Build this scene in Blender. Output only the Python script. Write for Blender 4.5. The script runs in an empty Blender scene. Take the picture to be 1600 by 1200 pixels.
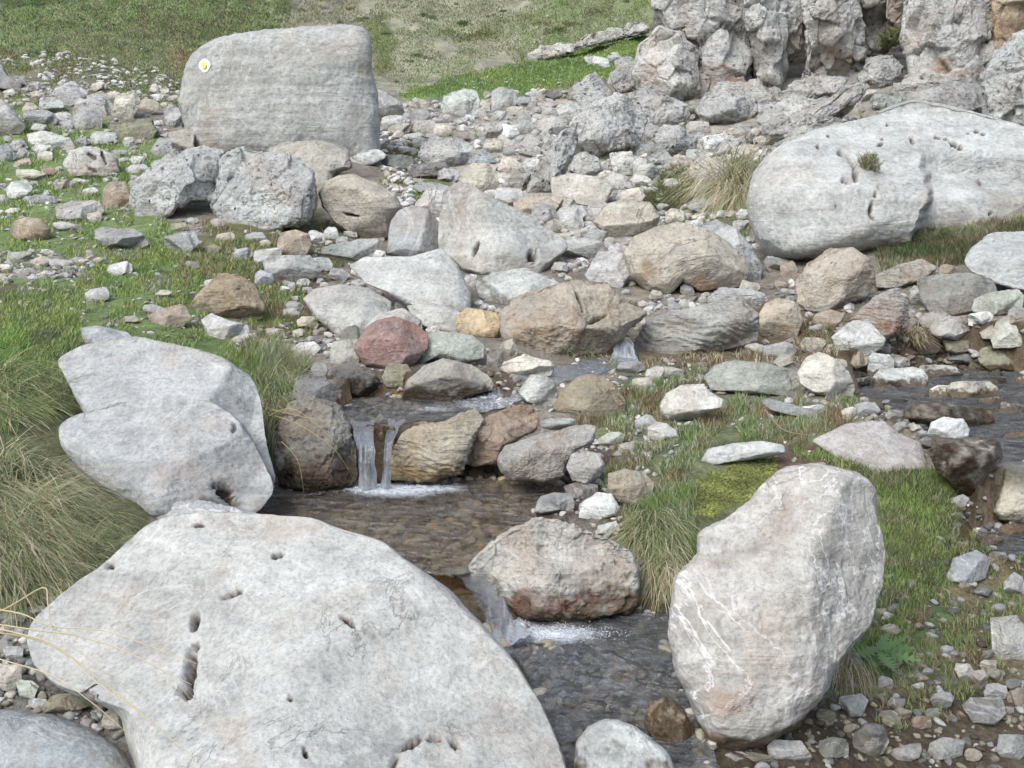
import bpy, bmesh, math, random
import numpy as np
SC = bpy.context.scene
# ------------------------------------------------------------------ camera, world, sun, exposure
F = 1386.0; PITCH = math.radians(10.0)
cp, sp = math.cos(PITCH), math.sin(PITCH)
cam_d = bpy.data.cameras.new("camera"); cam = bpy.data.objects.new("camera", cam_d)
SC.collection.objects.link(cam); SC.camera = cam
cam_d.sensor_width = 36.0; cam_d.lens = 36.0 * F / 1600.0
cam_d.clip_start = 0.05; cam_d.clip_end = 1000.0
cam.location = (0, 0, 0); cam.rotation_euler = (math.radians(90) - PITCH, 0, 0)

SUN_EL, SUN_ROT = math.radians(50), math.radians(-140)
world = bpy.data.worlds.new("World"); SC.world = world; world.use_nodes = True
nt = world.node_tree; bgn = nt.nodes["Background"]
sky = nt.nodes.new("ShaderNodeTexSky"); sky.sky_type = 'NISHITA'; sky.sun_disc = False
sky.sun_elevation = SUN_EL; sky.sun_rotation = SUN_ROT; sky.dust_density = 3.0; sky.air_density = 1.0
hs = nt.nodes.new("ShaderNodeHueSaturation"); hs.inputs["Saturation"].default_value = 0.60
nt.links.new(sky.outputs[0], hs.inputs["Color"]); nt.links.new(hs.outputs[0], bgn.inputs[0])
bgn.inputs[1].default_value = 0.15
sun_d = bpy.data.lights.new("sun", 'SUN'); sun = bpy.data.objects.new("sun", sun_d)
SC.collection.objects.link(sun)
sun_d.energy = 1.3; sun_d.angle = math.radians(36); sun_d.color = (1.0, 0.985, 0.96)
sdir = (math.cos(SUN_EL) * math.sin(SUN_ROT), math.cos(SUN_EL) * math.cos(SUN_ROT), math.sin(SUN_EL))
from mathutils import Vector
sun.rotation_euler = Vector(sdir).to_track_quat('Z', 'Y').to_euler()
SC.view_settings.view_transform = 'Standard'; SC.view_settings.look = 'None'
SC.view_settings.exposure = 0.74; SC.view_settings.gamma = 1.0
SC.render.engine = 'CYCLES'; SC.cycles.use_denoising = True
SC.cycles.max_bounces = 7; SC.cycles.transparent_max_bounces = 12; SC.cycles.caustics_refractive = False
SC.cycles.caustics_reflective = False

rng = np.random.default_rng(7)
# ------------------------------------------------------------------ noise
_perm = rng.permutation(256); _perm = np.concatenate([_perm, _perm, _perm])
_g = rng.normal(size=(256, 3)); _g /= np.linalg.norm(_g, axis=1)[:, None]
def perlin(P):
    P = np.asarray(P, float); i = np.floor(P).astype(int); f = P - i; i &= 255
    w = f * f * f * (f * (f * 6 - 15) + 10); out = 0
    for dx in (0, 1):
        wx = w[:, 0] if dx else 1 - w[:, 0]
        for dy in (0, 1):
            wy = w[:, 1] if dy else 1 - w[:, 1]
            for dz in (0, 1):
                wz = w[:, 2] if dz else 1 - w[:, 2]
                h = _perm[_perm[_perm[(i[:, 0] + dx) & 255] + ((i[:, 1] + dy) & 255)] + ((i[:, 2] + dz) & 255)]
                g = _g[h]
                out = out + wx * wy * wz * (g[:, 0] * (f[:, 0] - dx) + g[:, 1] * (f[:, 1] - dy) + g[:, 2] * (f[:, 2] - dz))
    return out * 1.5
def fbm(P, o=4, gain=0.5, ridge=False):
    s = 0; a = 1.0; P = np.asarray(P, float)
    for k in range(o):
        n = perlin(P + 17.3 * k)
        if ridge: n = 0.5 - 2 * np.abs(n)
        s = s + a * n; a *= gain; P = P * 2.03
    return s
def sstep(a, b, x):
    t = np.clip((x - a) / (b - a), 0, 1); return t * t * (3 - 2 * t)
# ------------------------------------------------------------------ picture <-> place
def ray(px, py):
    u = (np.asarray(px, float) - 800) / F; v = (600 - np.asarray(py, float)) / F
    y = cp + v * sp
    return u / y, (-sp + v * cp) / y            # x and z for one metre of forward distance
def pt(px, py, Y):
    a, b = ray(px, py); Y = np.asarray(Y, float); return np.stack([a * Y, Y + 0 * a, b * Y], -1)
def proj(P):
    x, y, z = P[..., 0], P[..., 1], P[..., 2]
    d = y * cp - z * sp; return 800 + F * x / d, 600 - F * (y * sp + z * cp) / d
def inpoly(px, py, poly):
    px = np.asarray(px, float); py = np.asarray(py, float); c = np.zeros(px.shape, bool); n = len(poly)
    for k in range(n):
        x1, y1 = poly[k]; x2, y2 = poly[(k + 1) % n]
        if y1 == y2: continue
        m = ((y1 > py) != (y2 > py)) & (px < (x2 - x1) * (py - y1) / (y2 - y1) + x1); c ^= m
    return c
# ground: real points (picture position of a bit of ground, its distance), a smooth surface through them
CT = [(100,1190,1.55),(-250,1150,1.6),(1400,1190,1.75),(900,1190,1.75),(1450,1000,2.25),(1750,1100,2.0),(1560,880,2.65),(30,1040,1.85),
 (30,850,2.2),(-250,850,2.15),(0,700,2.7),(-250,650,2.9),(100,560,3.8),(0,450,5.5),(200,480,5.0),(100,400,7.0),(-250,420,6.5),(50,300,10),(-250,280,10.5),(250,400,6.8),
 (100,220,14),(100,150,19),(-250,150,19),(200,90,30),(100,0,60),(400,0,62),(300,100,29),(-250,0,58),
 (1000,800,2.72),(950,900,2.42),(1200,830,2.6),(1150,700,3.35),(1030,880,2.5),(1100,650,3.9),(1000,640,3.85),(1400,650,3.85),(1550,600,4.35),(1550,740,3.2),(1750,600,4.4),(1300,560,4.9),
 (1500,450,6.5),(1200,480,6.0),(900,470,6.2),(880,590,4.2),(960,560,4.75),(600,480,5.8),(500,530,4.9),(450,430,6.6),(700,420,7.3),
 (900,380,8.3),(1050,350,9.5),(1200,425,7.2),(1400,402,6.75),(1500,380,6.6),(1600,352,6.7),(1500,420,6.35),(700,300,11),(500,300,10.5),(900,300,11),(650,230,15),(850,200,18),(1000,240,14),(300,240,12.5),
 (1200,200,16),(1100,180,18),(1300,132,19.6),(1390,92,21.3),(620,150,26),(750,150,27),(900,100,38),(700,120,34),(1000,60,48),(650,60,60),(650,0,82),
 (900,0,82),(1200,135,20.5),(1500,128,19),(1600,200,17),(1850,350,6.8),(1850,150,19),(1850,0,60),(1300,0,70),
 (430,760,3.25),(400,830,2.85),(640,760,3.2),(640,870,2.5),(820,790,3.0),(560,650,3.5),(700,650,3.6),(900,965,2.25),(1040,975,2.22),(850,1080,1.83),(1000,1120,1.73),
 (600,-160,170),(-250,-160,170),(1400,-160,170),(1850,-160,170)]
def uw(px, py, Y):
    a, b = ray(px, py); return a, math.log(Y), b
cu = np.array([uw(*c) for c in CT])
extra = [(a, math.log(0.55), -1.28 / 0.55) for a in (-1.1, -.5, 0, .5, 1.1)] + [(a, math.log(1.05), -1.22 / 1.05) for a in (-.9, -.3, .3, .9)]
cu = np.vstack([cu, np.array(extra)])
def hmap(t, w):           # work on height, scaled, so near and far behave alike
    return t
UVW = cu[:, :2] * np.array([1.6, 1.0])
def tpsk(d2): return 0.5 * d2 * np.log(d2 + 1e-12)
n = len(UVW); K = tpsk(((UVW[:, None] - UVW[None]) ** 2).sum(-1)); K += np.eye(n) * 0.004
Pm = np.hstack([np.ones((n, 1)), UVW]); A = np.zeros((n + 3, n + 3)); A[:n, :n] = K; A[:n, n:] = Pm; A[n:, :n] = Pm.T
rhs = np.concatenate([cu[:, 2], np.zeros(3)]); sol = np.linalg.solve(A, rhs)
NU, NW = 620, 820
us = np.linspace(-1.15, 1.15, NU); ws = np.linspace(math.log(0.6), math.log(165), NW)
UU, WW = np.meshgrid(us, ws)
Q = np.stack([UU.ravel() * 1.6, WW.ravel()], -1); T = np.zeros(len(Q))
for s in range(0, len(Q), 60000):
    q = Q[s:s + 60000]; T[s:s + 60000] = tpsk(((q[:, None] - UVW[None]) ** 2).sum(-1)) @ sol[:n] + sol[n] + q @ sol[n + 1:]
T = T.reshape(NW, NU); YY = np.exp(WW); XX = UU * YY; ZZ = T * YY
# relief of the open ground
pn = np.stack([XX.ravel(), YY.ravel(), 0 * XX.ravel()], -1)
rel = fbm(pn * 2.2, 4).reshape(NW, NU) * 0.022 + fbm(pn * 0.45 + 9, 3).reshape(NW, NU) * 0.06 * np.clip(YY / 6 - .3, 0, 3)
rel += fbm(pn * 0.12 + 5, 4).reshape(NW, NU) * 2.0 * sstep(24, 60, YY)
ZZ = ZZ + rel * np.clip(YY / 2.5, 0.5, 1)
# pools: picture outline on a level plane
def level_poly(poly, z):
    out = []
    for p in poly:
        a, b = ray(*p); Y = z / b; out.append((a * Y, Y))
    return out
def lvl(px, py, Y): return float(ray(px, py)[1] * Y)
Z_LOW, Z_MID, Z_UP = lvl(900, 960, 2.27), lvl(600, 748, 3.25), lvl(600, 662, 3.42)
P_MID = [(385,815),(400,780),(435,758),(470,752),(555,750),(640,750),(730,745),(790,742),(890,752),(905,770),(850,800),(790,850),(748,876),(738,893),(690,900),(600,880),(540,850),(420,840)]
P_LOW = [(750,968),(820,955),(960,948),(1060,955),(1075,1060),(1110,1130),(1130,1330),(860,1330),(830,1080),(780,1010)]
P_UP = [(500,668),(515,645),(555,618),(640,618),(700,622),(770,612),(790,625),(750,650),(735,660),(640,664),(560,664)]
P_RIV = [(1325,590),(1400,574),(1470,572),(1560,576),(1640,585),(1800,590),(1800,735),(1600,740),(1530,720),(1500,690),(1430,670),(1400,645),(1345,625)]
P_SML = [(1500,835),(1560,815),(1680,810),(1720,870),(1620,880),(1540,870)]
P_BR = [(1060,1195),(1150,1190),(1300,1195),(1500,1205),(1500,1330),(1080,1330)]
Z_RIV = lvl(1450, 620, 4.1) - .05; Z_SML = lvl(1590, 840, 2.85) - .02
POOLS = [(P_MID, Z_MID, .11), (P_LOW, Z_LOW, .10), (P_UP, Z_UP, .05), (P_RIV, Z_RIV, .03), (P_SML, Z_SML, .03)]
def seg_dist(x, y, poly):
    d = np.full(x.shape, 1e9)
    for k in range(len(poly)):
        x1, y1 = poly[k]; x2, y2 = poly[(k + 1) % len(poly)]; dx, dy = x2 - x1, y2 - y1
        t = np.clip(((x - x1) * dx + (y - y1) * dy) / (dx * dx + dy * dy + 1e-9), 0, 1)
        d = np.minimum(d, np.hypot(x - x1 - t * dx, y - y1 - t * dy))
    return d
CHUTE = [(700,870,2.44),(716,890,2.37),(734,906,2.30),(752,925,2.25),(770,948,2.21),(786,970,2.16),(805,990,2.10)]
CHP = np.array([pt(*c) for c in CHUTE]); near_chute = seg_dist(XX, YY, [tuple(q[:2]) for q in CHP] + [tuple(q[:2]) for q in CHP[::-1]]) < .20
bedn = fbm(pn * 9, 3).reshape(NW, NU)
for poly, z, dep in POOLS:
    wp = level_poly(poly, z); m = inpoly(XX, YY, wp); d = seg_dist(XX, YY, wp)
    carve = z - dep * sstep(0, .16, d) - .004 + bedn * .02 * sstep(0.02, .1, d)
    ZZ = np.where(m, np.minimum(np.maximum(ZZ, -9), carve), np.where((d < .10) & ~((z > -1.0) & (z < -.9) & near_chute) & ~((z < -1.0) & (YY < 2.0)), np.maximum(ZZ, z + .004 + .12 * d), ZZ))
dch = np.full(XX.shape, 1e9); zch = np.zeros(XX.shape)
for k in range(len(CHP) - 1):
    a_, b_ = CHP[k], CHP[k + 1]; dx, dy = b_[0] - a_[0], b_[1] - a_[1]; t_ = np.clip(((XX - a_[0]) * dx + (YY - a_[1]) * dy) / (dx * dx + dy * dy), 0, 1)
    d_ = np.hypot(XX - a_[0] - t_ * dx, YY - a_[1] - t_ * dy); z_ = a_[2] + t_ * (b_[2] - a_[2]); m_ = d_ < dch; dch = np.where(m_, d_, dch); zch = np.where(m_, z_, zch)
ZZ = np.where(dch < .16, (zch - .045 + .03 * bedn) * (1 - sstep(.09, .16, dch)) + ZZ * sstep(.09, .16, dch), ZZ)
TT = ZZ / YY
def hitY(px, py):
    a, b = ray(px, py); fj = (float(a) - us[0]) / (us[1] - us[0]); fj = min(max(fj, 0), NU - 1.001); j = int(fj); f = fj - j
    col = TT[:, j] * (1 - f) + TT[:, j + 1] * f
    k = np.nonzero(col >= float(b))[0]; k = k[k > 60]
    if len(k) == 0: return 150.0
    k = k[0]; c0, c1 = col[k - 1], col[k]; g = (float(b) - c0) / (c1 - c0) if c1 > c0 else 0
    return float(math.exp(ws[k - 1] + min(max(g, 0), 1) * (ws[1] - ws[0])))
def gz(x, y):
    x = np.asarray(x, float); y = np.asarray(y, float)
    fj = np.clip((x / y - us[0]) / (us[1] - us[0]), 0, NU - 1.001); fi = np.clip((np.log(y) - ws[0]) / (ws[1] - ws[0]), 0, NW - 1.001)
    i = fi.astype(int); j = fj.astype(int); a = fi - i; b = fj - j
    return (ZZ[i, j] * (1 - a) * (1 - b) + ZZ[i + 1, j] * a * (1 - b) + ZZ[i, j + 1] * (1 - a) * b + ZZ[i + 1, j + 1] * a * b)
# ------------------------------------------------------------------ materials
def mat(name):
    m = bpy.data.materials.new(name); m.use_nodes = True; t = m.node_tree; t.nodes.clear()
    o = t.nodes.new("ShaderNodeOutputMaterial"); b = t.nodes.new("ShaderNodeBsdfPrincipled")
    t.links.new(b.outputs[0], o.inputs[0]); return m, t, b
def N(t, typ, **kw):
    n_ = t.nodes.new(typ)
    for k, v in kw.items():
        if k in n_.inputs.keys() if isinstance(k, str) else False: n_.inputs[k].default_value = v
        else: setattr(n_, k, v)
    return n_
def noise(t, vec, scale, det=6, rough=.6, dist=0):
    n_ = t.nodes.new("ShaderNodeTexNoise"); n_.inputs["Scale"].default_value = scale; n_.inputs["Detail"].default_value = det
    n_.inputs["Roughness"].default_value = rough; n_.inputs["Distortion"].default_value = dist; t.links.new(vec, n_.inputs["Vector"]); return n_.outputs["Fac"]
def ramp(t, fac, stops):
    r = t.nodes.new("ShaderNodeValToRGB"); cr = r.color_ramp
    while len(cr.elements) < len(stops): cr.elements.new(.5)
    for e, (p, c) in zip(cr.elements, stops):
        e.position = p; e.color = (c, c, c, 1) if not isinstance(c, tuple) else (*c, 1)
    t.links.new(fac, r.inputs[0]); return r.outputs[0]
def mixc(t, fac, a, b, mode='MIX'):
    m = t.nodes.new("ShaderNodeMix"); m.data_type = 'RGBA'; m.blend_type = mode
    for s, v in ((m.inputs[0], fac), (m.inputs[6], a), (m.inputs[7], b)):
        if isinstance(v, (int, float)): s.default_value = v
        elif isinstance(v, tuple): s.default_value = (*v, 1)
        else: t.links.new(v, s)
    return m.outputs[2]
def mth(t, op, a, b=0.0, c=None):
    m = t.nodes.new("ShaderNodeMath"); m.operation = op
    for k, v in enumerate((a, b) if c is None else (a, b, c)):
        if isinstance(v, (int, float)): m.inputs[k].default_value = v
        else: t.links.new(v, m.inputs[k])
    return m.outputs[0]
def attr(t, name, out="Fac"):
    a = t.nodes.new("ShaderNodeAttribute"); a.attribute_name = name; return a.outputs[out]
def rock_mat(name, vein=.0, pits=.3, stain=.35, bump=.5, spk=.4, strata=0.0, lichen=0.2, stain_col=(.30, .17, .08), spots=0.0, grime=.38):
    m, t, b = mat(name)
    tc = t.nodes.new("ShaderNodeTexCoord"); oi = t.nodes.new("ShaderNodeObjectInfo")
    off = t.nodes.new("ShaderNodeVectorMath"); off.operation = 'SCALE'; t.links.new(tc.outputs["Object"], off.inputs[0])
    sc = mth(t, 'MULTIPLY', oi.outputs["Object Index"], 0.01); t.links.new(sc, off.inputs["Scale"])
    add = t.nodes.new("ShaderNodeVectorMath"); add.operation = 'ADD'; t.links.new(off.outputs[0], add.inputs[0])
    rr = mth(t, 'MULTIPLY', oi.outputs["Random"], 53.0); cx = t.nodes.new("ShaderNodeCombineXYZ")
    for k in range(3): t.links.new(rr, cx.inputs[k])
    t.links.new(cx.outputs[0], add.inputs[1]); V = add.outputs[0]
    n1 = noise(t, V, 3.0, 8, .62, .3); n2 = noise(t, V, 14, 8, .7, .2); n3 = noise(t, V, 70, 6, .7)
    n4 = noise(t, V, 1.3, 4, .55, .8)
    base = mixc(t, 1.0, oi.outputs["Color"], ramp(t, n1, [(.28, .78), (.48, .97), (.7, 1.1)]), 'MULTIPLY')
    base = mixc(t, 1.0, base, ramp(t, n2, [(.3, .76), (.5, 1.0), (.7, 1.15)]), 'MULTIPLY')
    base = mixc(t, 1.0, base, ramp(t, n3, [(.3, .64), (.52, 1.02), (.75, 1.18)]), 'MULTIPLY')
    gm = mth(t, 'MULTIPLY', ramp(t, noise(t, V, 7.5, 9, .72, .6), [(.47, 0.0), (.62, 1.0)]), grime); base = mixc(t, gm, base, (.185, .185, .175))
    bm_ = t.nodes.new("ShaderNodeMapping"); bm_.inputs["Rotation"].default_value = (.2, .5, .3); bm_.inputs["Scale"].default_value = (1, 1, 7); t.links.new(V, bm_.inputs[0]); nb_ = noise(t, bm_.outputs[0], 2.4, 7, .65, .5)
    base = mixc(t, 1.0, base, ramp(t, nb_, [(.32, .80), (.5, 1.0), (.68, 1.12)]), 'MULTIPLY')
    # warm weathering patches
    sm = mth(t, 'MULTIPLY', ramp(t, noise(t, V, 2.1, 7, .65, .9), [(.5, 0.0), (.68, 1.0)]), stain)
    base = mixc(t, sm, base, stain_col)
    # cool pale film / lichen
    lm = mth(t, 'MULTIPLY', ramp(t, noise(t, V, 6.5, 8, .75, .4), [(.54, 0.0), (.62, 1.0)]), lichen)
    base = mixc(t, lm, base, (.50, .51, .50))
    if vein > 0:
        vn = noise(t, V, 2.6, 5, .6, 1.9); ab = mth(t, 'ABSOLUTE', mth(t, 'SUBTRACT', vn, .5))
        vm = ramp(t, ab, [(.0, 1.0), (.007, .8), (.02, 0.0)])
        vm = mth(t, 'MULTIPLY', vm, ramp(t, n4, [(.38, 0.0), (.52, 1.0)]))
        base = mixc(t, mth(t, 'MULTIPLY', vm, vein * .75), base, (.68, .68, .68))
    # pits and hairline cracks
    vo = t.nodes.new("ShaderNodeTexVoronoi"); vo.inputs["Scale"].default_value = 22; t.links.new(V, vo.inputs["Vector"])
    pm = ramp(t, vo.outputs["Distance"], [(.08, 1.0), (.2, 0.0)])
    pm = mth(t, 'MULTIPLY', mth(t, 'MULTIPLY', pm, ramp(t, noise(t, V, 5, 5, .7, .6), [(.5, 0.0), (.62, 1.0)])), pits)
    base = mixc(t, pm, base, (.045, .04, .035))
    cn = noise(t, V, 1.5, 6, .62, 1.2); ca = mth(t, 'ABSOLUTE', mth(t, 'SUBTRACT', cn, .47))
    cm = mth(t, 'MULTIPLY', ramp(t, ca, [(.0, 1.0), (.004, .7), (.008, 0.0)]), ramp(t, noise(t, V, 3.7, 3, .5), [(.52, 0.0), (.6, 1.0)]))
    cm = mth(t, 'MULTIPLY', cm, .35)
    base = mixc(t, cm, base, (.06, .052, .045))
    if spots:
        k1 = ramp(t, noise(t, V, 38, 4, .65, .5), [(.34, 1.0), (.43, 0.0)]); k2 = ramp(t, noise(t, V, 4.5, 5, .7, .5), [(.42, .25), (.56, 1.0)])
        ks = mth(t, 'MULTIPLY', mth(t, 'MULTIPLY', k1, k2), spots); base = mixc(t, ks, base, (.06, .055, .05))
    sk = mth(t, 'MULTIPLY', ramp(t, noise(t, V, 120, 3, .6), [(.3, 1.0), (.38, 0.0)]), spk)
    base = mixc(t, sk, base, (.09, .085, .075))
    wet = attr(t, "wet"); dk = mixc(t, 1.0, base, (.27, .22, .17), 'MULTIPLY'); base = mixc(t, wet, base, dk)
    rs = attr(t, "stain"); base = mixc(t, mth(t, 'MULTIPLY', rs, ramp(t, n2, [(.35, .6), (.55, 1.0)])), base, attr(t, "stain_shade_col", "Color"))  # stain mask also carries the shade painted into the hollows
    t.links.new(base, b.inputs["Base Color"])
    rough = mth(t, 'SUBTRACT', .88, mth(t, 'MULTIPLY', wet, .62)); t.links.new(rough, b.inputs["Roughness"])
    b.inputs["Specular IOR Level"].default_value = .3
    h = mth(t, 'ADD', mth(t, 'MULTIPLY', n2, .55), mth(t, 'MULTIPLY', n3, .28))
    h = mth(t, 'ADD', h, mth(t, 'ADD', mth(t, 'MULTIPLY', n1, .6), mth(t, 'MULTIPLY', nb_, .7))); h = mth(t, 'SUBTRACT', h, mth(t, 'MULTIPLY', pm, .5)); h = mth(t, 'SUBTRACT', h, mth(t, 'MULTIPLY', cm, .6))
    if strata > 0:
        mp = t.nodes.new("ShaderNodeMapping"); mp.inputs["Rotation"].default_value = (.3, .45, .2); mp.inputs["Scale"].default_value = (1, 1, 9)
        t.links.new(V, mp.inputs[0]); h = mth(t, 'ADD', h, mth(t, 'MULTIPLY', noise(t, mp.outputs[0], 2.2, 6, .6, .3), strata))
    bp = t.nodes.new("ShaderNodeBump"); bp.inputs["Strength"].default_value = bump
    inv = mth(t, 'DIVIDE', .035, sc); t.links.new(inv, bp.inputs["Distance"]); t.links.new(h, bp.inputs["Height"]); t.links.new(bp.outputs[0], b.inputs["Normal"])
    return m
M = dict(smooth=rock_mat("pale limestone", .35, .15, .2, .6, .3, grime=.24), vein=rock_mat("veined limestone", 1.0, .3, .45, .7, .3, .3, .3, (.27, .2, .15)),
         karst=rock_mat("pitted limestone", .0, 1.0, .25, 1.0, .8, .0, .5, spots=.9), rough=rock_mat("weathered limestone", .15, .5, .32, .9, .5, spots=.25),
         strata=rock_mat("layered limestone", .3, .3, .4, .9, .4, 1.6), crag=rock_mat("crag limestone", .0, .9, .4, 1.0, .7, .2, .55, (.36, .27, .21), spots=.7))
def ground_mat():
    m, t, b = mat("mountain ground"); tc = t.nodes.new("ShaderNodeTexCoord"); V = tc.outputs["Object"]
    c = attr(t, "gcol", "Color"); n2 = noise(t, V, 9, 8, .7); n3 = noise(t, V, 60, 6, .7); nl = noise(t, V, .9, 8, .7)
    c = mixc(t, 1.0, c, ramp(t, n2, [(.3, .55), (.5, 1.0), (.7, 1.35)]), 'MULTIPLY')
    c = mixc(t, 1.0, c, ramp(t, n3, [(.3, .6), (.5, 1.0), (.7, 1.5)]), 'MULTIPLY')
    c = mixc(t, 1.0, c, ramp(t, nl, [(.3, .62), (.5, 1.0), (.68, 1.3)]), 'MULTIPLY')
    w = attr(t, "wet"); c = mixc(t, w, c, mixc(t, 1.0, c, (.42, .36, .28), 'MULTIPLY'))
    t.links.new(c, b.inputs["Base Color"]); t.links.new(mth(t, 'SUBTRACT', .95, mth(t, 'MULTIPLY', w, .6)), b.inputs["Roughness"])
    b.inputs["Specular IOR Level"].default_value = .2
    bp = t.nodes.new("ShaderNodeBump"); bp.inputs["Strength"].default_value = .9; bp.inputs["Distance"].default_value = .03
    fa = noise(t, V, 1.5, 9, .72); h = mth(t, 'ADD', mth(t, 'MULTIPLY', fa, 3.0), mth(t, 'ADD', n2, mth(t, 'MULTIPLY', n3, .4)))
    t.links.new(h, bp.inputs["Height"]); t.links.new(bp.outputs[0], b.inputs["Normal"]); return m
def vcol_mat(name, rough=.8, trans=0.0, bumpy=False):
    m, t, b = mat(name); c = attr(t, "gcol", "Color")
    if bumpy:
        tc = t.nodes.new("ShaderNodeTexCoord"); n2 = noise(t, tc.outputs["Object"], 40, 7, .7)
        c = mixc(t, 1.0, c, ramp(t, n2, [(.3, .65), (.7, 1.3)]), 'MULTIPLY')
        bp = t.nodes.new("ShaderNodeBump"); bp.inputs["Strength"].default_value = .6; bp.inputs["Distance"].default_value = .02
        t.links.new(n2, bp.inputs["Height"]); t.links.new(bp.outputs[0], b.inputs["Normal"])
    t.links.new(c, b.inputs["Base Color"]); b.inputs["Roughness"].default_value = rough; b.inputs["Specular IOR Level"].default_value = .25
    if trans:
        o = [q for q in t.nodes if q.type == 'OUTPUT_MATERIAL'][0]; tr = t.nodes.new("ShaderNodeBsdfTranslucent"); t.links.new(c, tr.inputs[0])
        mx = t.nodes.new("ShaderNodeMixShader"); mx.inputs[0].default_value = trans; t.links.new(b.outputs[0], mx.inputs[1]); t.links.new(tr.outputs[0], mx.inputs[2]); t.links.new(mx.outputs[0], o.inputs[0])
    return m
def water_mat(name, tint=(.80, .79, .72), sc=(1, 1, 1), bump=.8, foam=1.0, dist=.05, milk=.16, milkc=(.46, .51, .56)):
    m, t, b = mat(name); t.nodes.remove(b); o = [q for q in t.nodes if q.type == 'OUTPUT_MATERIAL'][0]
    tc = t.nodes.new("ShaderNodeTexCoord"); mp = t.nodes.new("ShaderNodeMapping"); mp.inputs["Scale"].default_value = sc; t.links.new(tc.outputs["Object"], mp.inputs[0])
    V = mp.outputs[0]; h = mth(t, 'ADD', noise(t, V, 14, 4, .6, .8), mth(t, 'MULTIPLY', noise(t, V, 45, 3, .6, .5), .3))
    bp = t.nodes.new("ShaderNodeBump"); bp.inputs["Strength"].default_value = bump; bp.inputs["Distance"].default_value = dist; t.links.new(h, bp.inputs["Height"])
    fr = t.nodes.new("ShaderNodeFresnel"); fr.inputs[0].default_value = 1.45; t.links.new(bp.outputs[0], fr.inputs["Normal"])
    gl = t.nodes.new("ShaderNodeBsdfGlossy"); gl.inputs["Roughness"].default_value = .10; t.links.new(bp.outputs[0], gl.inputs["Normal"])
    tr = t.nodes.new("ShaderNodeBsdfTransparent"); tr.inputs[0].default_value = (*tint, 1)
    mx = t.nodes.new("ShaderNodeMixShader"); t.links.new(fr.outputs[0], mx.inputs[0]); t.links.new(tr.outputs[0], mx.inputs[1]); t.links.new(gl.outputs[0], mx.inputs[2])
    df = t.nodes.new("ShaderNodeBsdfPrincipled"); df.inputs["Base Color"].default_value = (.62, .68, .74, 1); df.inputs["Roughness"].default_value = .35
    t.links.new(bp.outputs[0], df.inputs["Normal"])
    fm = attr(t, "foam"); nn = noise(t, V, 60, 5, .75, .4)
    fac = mth(t, 'MULTIPLY', ramp(t, mth(t, 'ADD', mth(t, 'MULTIPLY', fm, .62), mth(t, 'MULTIPLY', nn, .5)), [(.42, 0.0), (.78, 1.0)]), foam)
    fac = mth(t, 'MAXIMUM', fac, mth(t, 'MULTIPLY', ramp(t, noise(t, V, 9, 5, .65, 1.5), [(.35, .2), (.7, 1.6)]), milk))
    mk = mixc(t, ramp(t, fac, [(.15, 0.0), (.4, 1.0)]), milkc, (.62, .68, .74)); t.links.new(mk, df.inputs["Base Color"])
    m2 = t.nodes.new("ShaderNodeMixShader"); t.links.new(fac, m2.inputs[0]); t.links.new(mx.outputs[0], m2.inputs[1]); t.links.new(df.outputs[0], m2.inputs[2]); t.links.new(m2.outputs[0], o.inputs[0])
    return m
M['ground'] = ground_mat(); M['pebble'] = vcol_mat("mixed pebbles", .8, 0, True); M['grass'] = vcol_mat("grass blades", .6, .3)
M['moss'] = vcol_mat("moss", .95, 0, True)
M['water'] = water_mat("stream water", sc=(1, 2.2, 1)); M['pool'] = water_mat('brown stream water', (.84, .79, .66), (1, 2.4, 1), 1.0, milkc=(.52, .47, .38), milk=.2); M['fall'] = water_mat("falling water", (.86, .9, .92), (7, 7, .8), .8, .9)
# ------------------------------------------------------------------ mesh helpers
def mesh(name, V, Fc, m, parent=None, loc=None, smooth=True, attrs=None, cols=None, fn=None):
    me = bpy.data.meshes.new(name); V = np.asarray(V, np.float32); 
    if loc is not None: V = V - np.asarray(loc, np.float32)
    me.vertices.add(len(V)); me.vertices.foreach_set("co", V.ravel())
    if isinstance(Fc, np.ndarray): Fc = [Fc]
    li = np.concatenate([f.ravel() for f in Fc]).astype(np.int32)
    ls = np.concatenate([np.full(len(f), f.shape[1]) for f in Fc]); st = np.concatenate([[0], np.cumsum(ls)[:-1]]).astype(np.int32)
    me.loops.add(len(li)); me.loops.foreach_set("vertex_index", li); me.polygons.add(len(ls)); me.polygons.foreach_set("loop_start", st)
    me.polygons.foreach_set("use_smooth", np.full(len(ls), smooth)); me.update(calc_edges=True)
    for k, v in (attrs or {}).items():
        a = me.attributes.new(k, 'FLOAT', 'POINT'); a.data.foreach_set("value", np.asarray(v, np.float32))
    for k, v in (cols or {}).items():
        v = np.asarray(v, np.float32); v = np.hstack([v, np.ones((len(v), 1), np.float32)])
        a = me.attributes.new(k, 'FLOAT_COLOR', 'POINT'); a.data.foreach_set("color", v.ravel())
    me.materials.append(m); o = bpy.data.objects.new(name, me); SC.collection.objects.link(o)
    if parent is not None: o.parent = parent
    if loc is not None: o.location = [float(c) for c in loc]
    return o
def tag(o, label=None, cat=None, group=None, kind=None):
    if label: o["label"] = label
    if cat: o["category"] = cat
    if group: o["group"] = group
    if kind: o["kind"] = kind
    return o
ICO = {}
def ico(l):
    if l not in ICO:
        bm = bmesh.new(); bmesh.ops.create_icosphere(bm, subdivisions=l, radius=1.0)
        v = np.array([q.co[:] for q in bm.verts]); f = np.array([[w.index for w in q.verts] for q in bm.faces]); bm.free()
        v /= np.linalg.norm(v, axis=1)[:, None]; ICO[l] = (v, f)
    return ICO[l]
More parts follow.
